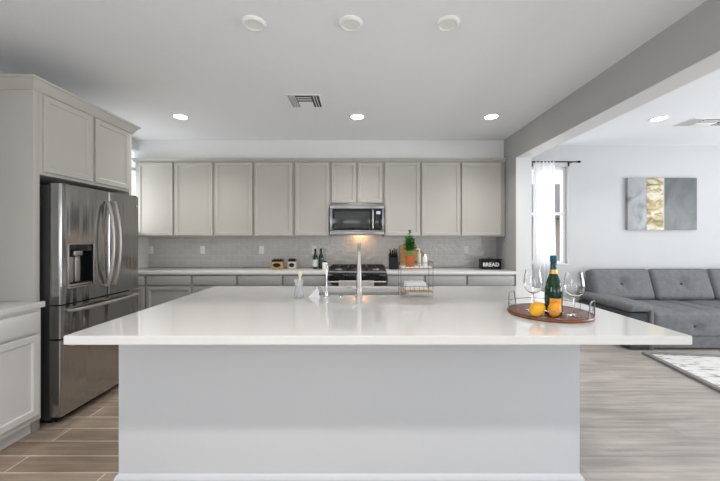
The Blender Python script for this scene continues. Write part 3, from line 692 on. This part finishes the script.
# ------------------------------------------------------------------ tray set
TX, TY, TZ = 1.07, 1.92, 0.914
tr = thing('serving_tray', 'round red-brown wooden serving tray with grey wire rail on the island', 'tray', (TX, TY, TZ))
m = MB(); m.lathe([(0, 0), (0.208, 0), (0.216, 0.003), (0.219, 0.009), (0.216, 0.016), (0.210, 0.018), (0, 0.018)], (0, 0, 0), 72); m.build('board', M_TRAYW, tr)
m = MB()
def ring(m, z, r, rad): m.tube([(r*math.cos(2*PI*k/64), r*math.sin(2*PI*k/64), z) for k in range(64)], rad, 6, closed=True)
ring(m, 0.056, 0.212, 0.0022); ring(m, 0.020, 0.212, 0.0018)
for k in range(10):
    a = 2*PI*k/10+0.2; m.tube([(0.212*math.cos(a), 0.212*math.sin(a), 0.017), (0.212*math.cos(a), 0.212*math.sin(a), 0.056)], 0.0016, 6)
m.build('rail', M_GWIRE, tr)
for a0 in (-0.86, -0.86+PI):
    m = MB(); pts = []
    for k in range(15):
        u = k/14; a = a0+(u-0.5)*0.46; z = 0.018+0.085*min(1, math.sin(PI*u)*1.9)**0.9
        pts.append((0.216*math.cos(a), 0.216*math.sin(a), z))
    m.tube(pts, 0.0032, 8); m.build('handle', M_GWIRE, tr)
ZT = TZ+0.0185
cb = thing('champagne_bottle', 'dark green champagne bottle with navy foil neck and orange label on the tray', 'bottle', (1.052, 1.84, ZT))
m = MB(); m.lathe([(0, 0.012), (0.02, 0.004), (0.036, 0), (0.042, 0.003), (0.044, 0.010), (0.044, 0.125), (0.0425, 0.145), (0.037, 0.172), (0.028, 0.198), (0.020, 0.222), (0.0165, 0.238), (0.015, 0.30), (0, 0.30)], (0, 0, 0), 40); m.build('body', M_BOTTLE, cb)
m = MB(); m.lathe([(0.0170, 0.245), (0.0158, 0.262), (0.0156, 0.285), (0.0172, 0.290), (0.0175, 0.312), (0.015, 0.321), (0, 0.323), (0, 0.318), (0.0145, 0.30), (0.0145, 0.245)], (0, 0, 0), 32); m.build('foil', M_FOIL, cb)
m = MB(); m.lathe([(0.0212, 0.222), (0.0178, 0.236), (0.0172, 0.245), (0.0166, 0.245), (0.0170, 0.236), (0.0203, 0.222)], (0, 0, 0), 32, close=True); m.build('neck_band', M_GOLD, cb)
def arclabel(mb, r, z0, z1, a0, a1, t=0.0006, n=20):
    bm = mb.bm; rows = []
    for k in range(n+1):
        a = a0+(a1-a0)*k/n
        rows.append([bm.verts.new((rr*math.cos(a), rr*math.sin(a), z)) for rr, z in ((r, z0), (r+t, z0), (r+t, z1), (r, z1))])
    for A, B in zip(rows, rows[1:]):
        for j in range(4): bm.faces.new((A[j], B[j], B[(j+1) % 4], A[(j+1) % 4]))
    bm.faces.new(rows[0]); bm.faces.new(rows[-1][::-1])
m = MB(); arclabel(m, 0.0443, 0.030, 0.092, -PI*0.5-0.95, -PI*0.5+0.45); m.build('label', M_ORANGE, cb)
for za in (0.080, 0.040):
    m = MB(); arclabel(m, 0.0452, za, za+0.0035, -PI*0.5-0.80, -PI*0.5+0.30); m.build('label_line', M_GOLD, cb)
def lemon(loc, rot, label, sc=1.0, hz=0.0335, mat=None):
    t = thing('lemon', label, 'lemon', loc, 0, 'lemons on the tray'); 
    m = MB(); pr = []
    for k in range(25):
        u = -1+2*k/24; r = 0.033*math.sqrt(max(0, 1-u*u))**0.92; z = 0.040*u
        if abs(u) > 0.9: z += math.copysign(0.006*(abs(u)-0.9)/0.1, u); r = max(r, 0.0)
        pr.append((r if 0 < k < 24 else 0, z))
    m.lathe(pr, (0, 0, 0), 32)
    o = m.build('peel', mat or M_LEMON, t, angle=70); o.rotation_euler = rot; o.location = (0, 0, hz*sc); o.scale = (sc,)*3
    m = MB(); m.cyl((0, 0, 0.045), (0, 0, 0.0485), 0.004, 0.003, 10); s2 = m.build('stem_end', pm('stem_end_brown', (0.22, 0.16, 0.04), 0.8), o)
    return t
lemon((0.930, 1.778, ZT), (0, PI/2-0.5, 0.35), 'plump yellow lemon on the left, in front of the left wine glass', 1.07, 0.0385)
lemon((1.008, 1.755, ZT), (0.15, 0.12, 0.25), 'yellow-orange lemon standing upright close to the champagne bottle label', 0.96, 0.0455, pm('deep_lemon_peel', (0.74, 0.30, 0.008), 0.42, bump=(140, 0.4, 0.002), var=(8, 0.08)))
def wineglass(loc, label):
    t = thing('wine_glass', label, 'glass', loc, 0, 'wine glasses on the tray')
    m = MB(); m.lathe([(r_*0.95, z_) for r_, z_ in [(0, 0.100), (0.012, 0.101), (0.030, 0.108), (0.044, 0.124), (0.0515, 0.146), (0.0525, 0.160), (0.0505, 0.185), (0.0455, 0.212), (0.0405, 0.235),
                       (0.0393, 0.235), (0.0443, 0.212), (0.0493, 0.185), (0.0512, 0.160), (0.0502, 0.146), (0.0428, 0.1247), (0.029, 0.1095), (0.012, 0.1035), (0, 0.103)]], (0, 0, 0), 48); m.build('bowl', M_GLASS, t)
    m = MB(); m.lathe([(0, 0.0015), (0.036, 0.0012), (0.037, 0.002), (0.034, 0.003), (0.012, 0.006), (0.0045, 0.014), (0.0035, 0.03), (0.0035, 0.085), (0.006, 0.096), (0.009, 0.0995), (0, 0.0995)], (0, 0, 0), 32); m.build('stem', M_GLASS, t)
    return t
wineglass((0.982, 1.925, ZT), 'empty stemmed wine glass on the left side of the tray')
wineglass((1.140, 1.800, ZT), 'empty stemmed wine glass on the right side of the tray')

# ------------------------------------------------------------------ back counter items
ZC = 0.9145
def canister(x, y, w, fill, label, h=0.105):
    t = thing('canister', label, 'canister', (x, y, ZC), 0, 'canisters with black lids on the back worktop')
    r = w/2
    m = MB(); m.rbox((0, 0, h/2), (r, r*0.8, h/2), 0.014, 8); m.build('jar', fill, t)
    m = MB(); m.rbox((0, 0, h+0.015), (r*0.92, r*0.74, 0.014), 0.008, 6); ld = m.build('lid', M_BLACK, t)
    m = MB()
    for k in (-1, 0, 1): m.cyl((k*r*0.5, 0, h+0.028), (k*r*0.5, 0, h+0.04), 0.012, 0.014, 14)
    m.build('lid_knob', M_BLACK, ld)
    m = MB(); pts = [(r*0.66*math.cos(a), h*0.55+0.029*math.sin(a)) for a in [2*PI*k/28 for k in range(28)]]
    m.prism(pts, 'y', -r*0.8-0.001, -r*0.8+0.002); m.build('label', M_BLACK, t)
canister(-1.185, 4.72, 0.165, M_AMBER, 'wide glass canister of amber contents with black lid and oval label')
canister(-0.983, 4.72, 0.115, M_PALE, 'narrow glass canister of pale contents right of the amber one')
def winebottle(x, y, label, lab):
    t = thing('wine_bottle', label, 'bottle', (x, y, ZC), 0, 'dark wine bottles on the back worktop')
    m = MB(); m.lathe([(0, 0), (0.034, 0), (0.037, 0.004), (0.037, 0.155), (0.033, 0.180), (0.018, 0.205), (0.0145, 0.22), (0.0145, 0.27), (0, 0.27)], (0, 0, 0), 28); m.build('body', M_BOTTLE, t)
    m = MB(); m.lathe([(0.0155, 0.235), (0.0155, 0.283), (0.013, 0.287), (0, 0.287), (0, 0.275), (0.0150, 0.271), (0.0150, 0.235)], (0, 0, 0), 24); m.build('capsule', M_BLACK, t)
    m = MB(); arclabel(m, 0.0373, 0.03, 0.13, -PI*0.5-1.2, -PI*0.5+1.2); m.build('label', lab, t)
winebottle(-0.660, 4.74, 'dark wine bottle with pale green label, left one of the pair', M_LABEL)
winebottle(-0.584, 4.78, 'dark wine bottle with black label, right one of the pair', M_DGREY)
cj = thing('ceramic_jar', 'small white ceramic jar with dark lid beside the wine bottles', 'jar', (-0.520, 4.68, ZC))
m = MB(); m.lathe([(0, 0), (0.030, 0), (0.034, 0.004), (0.036, 0.09), (0.030, 0.098), (0, 0.098)], (0, 0, 0), 28); m.build('body', M_PLAST, cj)
m = MB(); m.lathe([(0, 0.0985), (0.031, 0.0985), (0.031, 0.112), (0.01, 0.115), (0.008, 0.125), (0, 0.126)], (0, 0, 0), 24); m.build('lid', M_BLACK, cj)
# knife block
kb = thing('knife_block', 'black knife block full of black handled knives right of the range', 'knife block', (0.44, 4.70, ZC))
m = MB(); m.prism([(-0.06, 0), (0.07, 0), (0.085, 0.215), (-0.045, 0.165)], 'x', -0.062, 0.062); bmesh.ops.bevel(m.bm, geom=m.bm.edges[:], offset=0.004, segments=2, affect='EDGES'); m.build('block', M_BLACK, kb)
for i in range(4):
    for j in range(2):
        x = -0.042+0.028*i; y = -0.018+0.06*j; z = 0.178+0.022*j; L = 0.075+0.012*((i*2+j) % 3)
        m = MB(); m.rbox((0, 0, 0), (0.008, 0.012, L/2), 0.006, 3); o = m.build('knife_handle', M_BLACK, kb); o.location = (x, y-0.3*L/2+0.01, z+L/2-0.005); o.rotation_euler = (0.28, 0, 0)
for k, (z) in enumerate((0.05, 0.09)):
    m = MB(); m.box(0.066, 0.088, -0.03, 0.03, z-0.05, z+0.10-0.03, 0.004)
    if k == 0: m.build('side_sharpener', M_BLACK, kb)
    else: m.bm.free()
# cutting boards leaning on the backsplash
def lean(o, x, ybot, tilt): o.location = (x, ybot, ZC); o.rotation_euler = (-tilt, 0, 0)
def rrect(w, h, r, n=8):
    pts = []
    for cx, cz, a0 in ((w/2-r, r, -PI/2), (w/2-r, h-r, 0), (-w/2+r, h-r, PI/2), (-w/2+r, r, PI)):
        for k in range(n+1): a = a0+PI/2*k/n; pts.append((cx+r*math.cos(a), cz+r*math.sin(a)))
    return pts
m = MB(); m.prism(rrect(0.25, 0.345, 0.035), 'y', 0, 0.018); bmesh.ops.bevel(m.bm, geom=[e for e in m.bm.edges if e.calc_face_angle(0) > 1.2], offset=0.003, segments=2, affect='EDGES')
o = m.build('cutting_board', M_BOARD); lean(o, 0.69, 4.925, 0.19); tag(o, 'tall rounded wooden cutting board leaning on the backsplash behind the plant', 'cutting board')
m = MB(); m.prism([(0.105*math.cos(2*PI*k/48), 0.105+0.105*math.sin(2*PI*k/48)+0.07) for k in range(48)], 'y', 0, 0.016); m.box(-0.07, 0.07, 0, 0.016, 0.0, 0.11, 0.003)
o = m.build('cutting_board', M_BOARD2); lean(o, 0.805, 4.875, 0.17); tag(o, 'smaller round-topped wooden cutting board in front of the tall one, further right', 'cutting board')
# bread box
bbx = thing('bread_box', 'black metal bread box lettered BREAD at the right end of the worktop', 'bread box', (1.82, 4.70, ZC))
m = MB(); m.rbox((0, 0.065, 0.063), (0.140, 0.065, 0.0625), 0.016, 8); m.build('box', M_BLACK, bbx)
m = MB(); m.rbox((0, 0.065, 0.132), (0.143, 0.068, 0.010), 0.008, 6); ld = m.build('lid', M_BLACK, bbx)
m = MB(); m.tube([(-0.03, 0.065, 0.140), (-0.025, 0.065, 0.152), (0.025, 0.065, 0.152), (0.03, 0.065, 0.140)], 0.004, 8); m.build('handle', M_BLACK, ld)
cu = bpy.data.curves.new('lettering', 'FONT'); cu.body = 'BREAD'; cu.size = 0.072; cu.extrude = 0.001; cu.align_x = 'CENTER'; cu.align_y = 'CENTER'; cu.offset = 0.0022; cu.space_character = 1.05
to = bpy.data.objects.new('tmp_text', cu); C.objects.link(to); bpy.context.view_layer.update()
me = bpy.data.meshes.new_from_object(to.evaluated_get(bpy.context.evaluated_depsgraph_get())); bpy.data.objects.remove(to)
me.materials.clear(); me.materials.append(M_PLAST)
lo = bpy.data.objects.new('lettering', me); C.objects.link(lo); lo.parent = bbx; lo.location = (-0.01, -0.0012, 0.060); lo.rotation_euler = (PI/2, 0, 0); lo['label'] = 'white BREAD lettering'

# outlets
def outlet(x, z, label):
    t = thing('wall_outlet', label, 'outlet', (x, YB-0.011, z), 0, 'outlets on the backsplash')
    m = MB(); m.box(-0.036, 0.036, -0.006, 0, -0.058, 0.058, 0.003); m.build('plate', M_PLAST, t)
    m = MB(); m.box(-0.017, 0.017, -0.008, -0.005, -0.034, 0.034, 0.002); m.build('socket', M_FRAME, t)
    return t
ot = outlet(-3.17+0.0, 1.172, None) if False else None
xs_ = [(150.5, 'white outlet furthest left on the backsplash'), (202.3, 'white outlet second from the left on the backsplash'), (261.3, 'white outlet just left of the canisters on the backsplash'),
       (314, 'white outlet behind the dark wine bottles'), (466.5, 'white outlet on the backsplash right of the range, near the bread box')]
for i, (px, lb) in enumerate(xs_):
    x = (px-362)*5.0/335
    if i == 0: ot = outlet(x, 1.172, lb)
    else: copy_thing(ot, (x, YB-0.011, 1.172), lb)

# ------------------------------------------------------------------ ceiling fixtures
def downlight(x, y, label, first=[None], col=(1.0, 0.965, 0.925), pw=38):
    if first[0] is None:
        t = thing('recessed_light', label, 'ceiling light', (x, y, HC), 0, 'recessed ceiling lights')
        m = MB(); m.lathe([(0.072, -0.001), (0.072, -0.006), (0.092, -0.005), (0.095, -0.0005), (0.095, 0.0), (0.072, 0.0)], (0, 0, 0), 40); m.build('trim_ring', M_PLAST, t)
        m = MB(); m.lathe([(0, -0.003), (0.071, -0.003), (0.071, -0.0005), (0, -0.0005)], (0, 0, 0), 32); m.build('lens', M_LAMP, t)
        l = bpy.data.lights.new('recessed_lamp', 'SPOT'); l.energy = pw; l.spot_size = 2.3; l.spot_blend = 0.9; l.shadow_soft_size = 0.07; l.color = col
        lo = bpy.data.objects.new('lamp', l); C.objects.link(lo); lo.parent = t; lo.location = (0, 0, -0.02)
        first[0] = t; return t
    return copy_thing(first[0], (x, y, HC), label)
downlight(-2.07, 3.82, 'lit recessed ceiling light near the refrigerator, left one of three')
downlight(-0.055, 3.82, 'lit recessed ceiling light above the faucet, middle one of three')
downlight(1.475, 3.82, 'lit recessed ceiling light next to the beam, right one of three')
for k, (x, w) in enumerate([(-1.2, 'left'), (-0.055, 'middle'), (1.2, 'right')]):  # unseen near row, added to fill the worktop, floor and left cabinets
    t = downlight(x, 0.5, 'added unseen fill downlight above the near floor behind the island front, %s one of that row' % w)
    for c in children(t):
        if c.type == 'LIGHT':
            if k == 0: near_fill = c.data.copy(); near_fill.energy = 46
            c.data = near_fill
downlight(3.44, 3.88, 'lit recessed ceiling light in the living room beyond the beam')
def cap(x, label, first=[None]):
    if first[0] is None:
        t = thing('ceiling_cover', label, 'ceiling cover', (x, 2.156, HC), 0, 'round blank covers on the ceiling above the island')
        m = MB(); m.lathe([(0, -0.012), (0.050, -0.012), (0.054, -0.016), (0.060, -0.018), (0.070, -0.014), (0.075, -0.006), (0.076, 0), (0, 0)], (0, 0, 0), 40); m.build('cover_plate', M_PLAST, t)
        first[0] = t; return t
    return copy_thing(first[0], (x, 2.156, HC), label)
cap(-0.695, 'round white blank ceiling cover above the island, left one of three')
cap(-0.072, 'round white blank ceiling cover above the island, middle one of three')
cap(0.553, 'round white blank ceiling cover above the island, right one of three')
def vent(x0, x1, y0, y1, label):
    cx, cy = (x0+x1)/2, (y0+y1)/2; a, b = (x1-x0)/2, (y1-y0)/2
    t = thing('ceiling_vent', label, 'vent', (cx, cy, HC), 0, 'ceiling vents')
    m = MB(); f = 0.022
    m.box(-a, a, -b, -b+f, -0.008, 0, 0.002); m.box(-a, a, b-f, b, -0.008, 0, 0.002); m.box(-a, -a+f, -b+f, b-f, -0.008, 0, 0.002); m.box(a-f, a, -b+f, b-f, -0.008, 0, 0.002)
    m.box(-a*0.42, a*0.42, b*0.05, b*0.95, -0.010, -0.001, 0.002)
    m.build('frame', M_PLAST, t)
    m = MB(); m.box(-a+f, a-f, -b+f, b-f, -0.0015, 0); m.build('backing', M_DGREY, t)
    def slat(m, p, q, ax):
        if ax == 'x': m.box(p[0], q[0], p[1]-0.003, p[1]+0.003, -0.009, -0.002)
        else: m.box(p[0]-0.003, p[0]+0.003, p[1], q[1], -0.009, -0.002)
    n = 3
    for k in range(1, n):
        m = MB(); y = -b+f+(b*1.05-f)*k/n
        slat(m, (-a*0.42, y), (a*0.42, y), 'x'); m.build('slat', M_PLAST, t)
    for sx in (-1, 1):
        nn = 6 if sx < 0 else 3
        for k in range(1, nn):
            m = MB(); x = sx*(a*0.42+(a*0.58-f)*k/nn); slat(m, (x, -b+f), (x, b-f), 'y'); m.build('slat', M_PLAST, t)
vent(-0.745, -0.40, 3.22, 3.56, 'square white louvred ceiling vent in the kitchen')
vent(3.84, 4.42, 3.86, 4.14, 'wide white louvred ceiling vent in the living room')

# ------------------------------------------------------------------ living room
# sofa
sf = thing('sofa', 'grey tufted sectional sofa against the living room wall', 'sofa', (3.2, 4.02, 0))
def dent(q, c, r, d): return d*math.exp(-((q[0]-c[0])**2+(q[1]-c[1])**2)/(r*r))
# base + arm (local: x right, y back, z up)
m = MB(); m.rbox((1.98, 0.50, 0.128), (1.66, 0.485, 0.114), 0.02, 10); m.build('base', M_SOFA, sf)
for x in (0.12, 1.9, 3.5):
    for y in (0.16, 0.86): MB().cyl((x, y, 0), (x, y, 0.02), 0.022).build('foot', M_BLACK, sf)
m = MB(); m.rbox((0.135, 0.48, 0.230), (0.125, 0.475, 0.218), 0.02, 8); m.build('arm_panel', M_SOFAD, sf)
m = MB(); m.rbox((0.15, 0.47, 0.505), (0.155, 0.485, 0.058), 0.055, 12, lambda q: Vector((0, 0, 0.006*(1-q.x*q.x)))); m.build('arm_pad', M_SOFA, sf)
m = MB(); m.rbox((0.275, 0.02, 0.257), (0.028, 0.035, 0.247), 0.022, 8); m.build('arm_roll', M_SOFA, sf)
# seat cushions with channel lines
def seat(x0, x1, y0, y1, name='seat_cushion'):
    cx, cy = (x0+x1)/2, (y0+y1)/2; w, d = (x1-x0)/2, (y1-y0)/2
    ch = max(2, round((x1-x0)/0.34))
    def f(q):
        u = (q.x+1)/2*ch; v = abs(u-round(u))
        gro = 0.022*math.exp(-(v/0.07)**2) if 0.3 < u < ch-0.3 else 0
        z = (0.016*(1-q.x**4)*(1-q.y**4)-gro)*(1 if q.z > 0.5 else 0)
        y = 0
        if q.y < -0.5:
            y = -0.012*(1-q.x**4)*(1-q.z**4)+0.040*math.exp(-((q.x-0.0)**2*(w/0.06)**2+(q.z+0.15)**2*(0.155/0.06)**2))
        return Vector((0, y, z))
    m = MB(); m.rbox((cx, cy, 0.305), (w, d, 0.155), 0.045, 40, f); s = m.build(name, M_SOFA, sf, angle=60)
    m = MB(); m.lathe([(0, 0.008), (0.015, 0.007), (0.022, 0), (0.014, -0.006), (0, -0.006)], (0, 0, 0), 16); b = m.build('button', M_SOFAD, s); b.location = (cx, y0+0.026, 0.305-0.023); b.rotation_euler = (PI/2, 0, 0)
seat(0.31, 1.33, 0.0, 0.92); seat(1.335, 2.50, 0.0, 0.92); seat(2.505, 3.64, 0.0, 0.92)
# back frame and back cushions (leaning)
m = MB(); m.rbox((1.90, 0.945, 0.42), (1.78, 0.055, 0.36), 0.04, 10); m.build('back_frame', M_SOFA, sf)
def backc(x0, x1):
    w = (x1-x0)/2; cx = (x0+x1)/2
    def f(q):
        y = 0; z = 0
        if q.y < -0.3: y = -0.02*(1-q.x**4)*(1-q.z**4)+0.055*math.exp(-((q.x)**2*(w/0.075)**2+(q.z-0.0)**2*(0.22/0.075)**2))
        return Vector((0.0, y, 0))
    m = MB(); m.rbox((0, 0, 0), (w-0.004, 0.085, 0.225), 0.05, 34, f); bmesh.ops.transform(m.bm, matrix=Matrix.Rotation(-0.30, 4, 'X'), verts=m.bm.verts)
    s = m.build('back_cushion', M_SOFA, sf, angle=60); s.location = (cx, 0.835, 0.675)
    m = MB(); m.lathe([(0, 0.008), (0.015, 0.007), (0.022, 0), (0.014, -0.006), (0, -0.006)], (0, 0, 0), 16); b = m.build('button', M_SOFAD, s); b.location = (0, -0.052, 0.016); b.rotation_euler = (PI/2-0.3, 0, 0)
backc(0.10, 0.955); backc(0.96, 1.80); backc(1.805, 2.70); backc(2.705, 3.62)

# rug
def rug_mat():
    m, n, l, b = newmat('rug_pile')
    tc = n.new('ShaderNodeTexCoord'); mp = n.new('ShaderNodeMapping'); mp.inputs['Scale'].default_value = (3.0, 11, 1)
    nz = n.new('ShaderNodeTexNoise'); nz.inputs['Scale'].default_value = 1.7; nz.inputs['Detail'].default_value = 5; nz.inputs['Roughness'].default_value = 0.6
    cr = n.new('ShaderNodeValToRGB'); cr.color_ramp.elements[0].position = 0.36; cr.color_ramp.elements[0].color = (0.26, 0.26, 0.27, 1); cr.color_ramp.elements[1].position = 0.47; cr.color_ramp.elements[1].color = (0.80, 0.79, 0.77, 1)
    l.new(tc.outputs['Object'], mp.inputs[0]); l.new(mp.outputs[0], nz.inputs['Vector']); l.new(nz.outputs['Fac'], cr.inputs[0]); l.new(cr.outputs[0], b.inputs['Base Color']); b.inputs['Roughness'].default_value = 0.95
    return m
rug = thing('area_rug', 'white area rug with broken grey dashes and grey border before the sofa', 'rug', (2.932, 1.625, 0), -0.141)
m = MB(); m.box(0.03, 2.6, 0.03, 2.28, 0, 0.016, 0.004); m.build('pile', rug_mat(), rug)
m = MB(); m.box(0, 0.055, 0, 2.31, 0, 0.032, 0.012); m.box(2.575, 2.63, 0, 2.31, 0, 0.032, 0.012); m.box(0.05, 2.58, 0, 0.055, 0, 0.032, 0.012); m.box(0.05, 2.58, 2.255, 2.31, 0, 0.032, 0.012); m.build('border', fabric('rug_border', (0.20, 0.20, 0.20), (0.30, 0.295, 0.29)), rug)

# artwork: three joined plates
ar = thing('wall_art', 'wide abstract canvas of pale grey, gold and dark grey panels above the sofa', 'artwork', (3.955, 5.03, 1.47))
def art_mat(name, c0, c1, c2, scale, metal=0, sc=(1, 1, 1)):
    m, n, l, b = newmat(name)
    tc = n.new('ShaderNodeTexCoord'); mp = n.new('ShaderNodeMapping'); mp.inputs['Scale'].default_value = sc
    nz = n.new('ShaderNodeTexNoise'); nz.inputs['Scale'].default_value = scale; nz.inputs['Detail'].default_value = 6; nz.inputs['Distortion'].default_value = 1.2
    cr = n.new('ShaderNodeValToRGB'); cr.color_ramp.elements[0].position = 0.33; cr.color_ramp.elements[0].color = (*c0, 1); cr.color_ramp.elements[1].position = 0.62; cr.color_ramp.elements[1].color = (*c2, 1)
    e = cr.color_ramp.elements.new(0.46); e.color = (*c1, 1)
    l.new(tc.outputs['Object'], mp.inputs[0]); l.new(mp.outputs[0], nz.inputs['Vector']); l.new(nz.outputs['Fac'], cr.inputs[0]); l.new(cr.outputs[0], b.inputs['Base Color'])
    b.inputs['Roughness'].default_value = 0.5; b.inputs['Metallic'].default_value = metal
    return m
m = MB(); m.box(0, 0.283, -0.045, 0, 0, 0.775, 0.002); m.build('pale_panel', art_mat('marbled_pale_grey', (0.16, 0.17, 0.18), (0.33, 0.34, 0.35), (0.40, 0.41, 0.43), 3), ar)
m = MB(); m.box(0.284, 0.5325, -0.045, 0, 0, 0.775, 0.002); m.build('gold_panel', art_mat('crinkled_gold', (0.20, 0.14, 0.05), (0.44, 0.35, 0.19), (0.72, 0.68, 0.54), 5, 0.1, (1, 1, 2.2)), ar)
m = MB(); m.box(0.5415, 1.03, -0.045, 0, 0, 0.775, 0.002); m.build('dark_panel', art_mat('brushed_dark_grey', (0.11, 0.12, 0.122), (0.145, 0.155, 0.157), (0.20, 0.21, 0.212), 2.5), ar)
m = MB(); m.box(0.533, 0.541, -0.047, 0, 0, 0.775, 0.001); m.build('white_strip', M_TRIM, ar)

# curtain and rod
rod = thing('curtain_rod', 'black curtain rod with pointed finial above the living room window', 'curtain rod', (2.5, 4.945, 2.475))
m = MB(); m.tube([(-0.02, 0, 0), (0.67, 0, 0)], 0.009, 12); m.build('rod', M_BLACK, rod)
m = MB(); m.lathe([(0, 0), (0.012, 0.0), (0.014, 0.01), (0.010, 0.016), (0.018, 0.03), (0.018, 0.04), (0.008, 0.058), (0, 0.075)], (0, 0, 0), 16); f = m.build('finial', M_BLACK, rod); f.rotation_euler = (0, PI/2, 0); f.location = (0.67, 0, 0)
for x in (0.05, 0.60):
    m = MB(); m.box(x-0.007, x+0.007, -0.012, 0.084, -0.012, -0.0095+0.004, 0.001); m.box(x-0.012, x+0.012, 0.078, 0.085, -0.05, 0.03, 0.002); m.build('bracket', M_BLACK, rod)
def curtain_mat():
    m, n, l, b = newmat('sheer_white_cloth'); b.inputs['Base Color'].default_value = (0.95, 0.95, 0.95, 1); b.inputs['Roughness'].default_value = 0.9
    t = n.new('ShaderNodeBsdfTranslucent'); t.inputs[0].default_value = (0.92, 0.93, 0.95, 1); mx = n.new('ShaderNodeMixShader'); mx.inputs[0].default_value = 0.4
    tp = n.new('ShaderNodeBsdfTransparent'); mx2 = n.new('ShaderNodeMixShader')
    wv = n.new('ShaderNodeTexNoise'); wv.inputs['Scale'].default_value = 400; mx2.inputs[0].default_value = 0.02
    l.new(b.outputs[0], mx.inputs[1]); l.new(t.outputs[0], mx.inputs[2]); l.new(mx.outputs[0], mx2.inputs[1]); l.new(tp.outputs[0], mx2.inputs[2]); l.new(mx2.outputs[0], n['Material Output'].inputs[0])
    return m
m = MB(); bm = m.bm; rows = []; NX = 90
for j in range(24):
    v = j/23; z = 2.50-2.47*v; w = 0.31+0.05*v; row = []
    for k in range(NX+1):
        u = k/NX; x = 2.53+w*u; amp = 0.026*(0.5+0.5*v) if 0.01 < v else 0.02
        y = 4.945+amp*math.sin(u*2*PI*6+0.6*math.sin(v*3)+0.4*math.sin(u*9))
        row.append(bm.verts.new((x, y, z)))
    rows.append(row)
for A, B in zip(rows, rows[1:]):
    for k in range(NX): bm.faces.new((A[k], A[k+1], B[k+1], B[k]))
bmesh.ops.solidify(bm, geom=bm.faces[:], thickness=0.0012)
tag(m.build('curtain', curtain_mat(), angle=80), 'sheer white pleated curtain hanging from the black rod at the window', 'curtain')
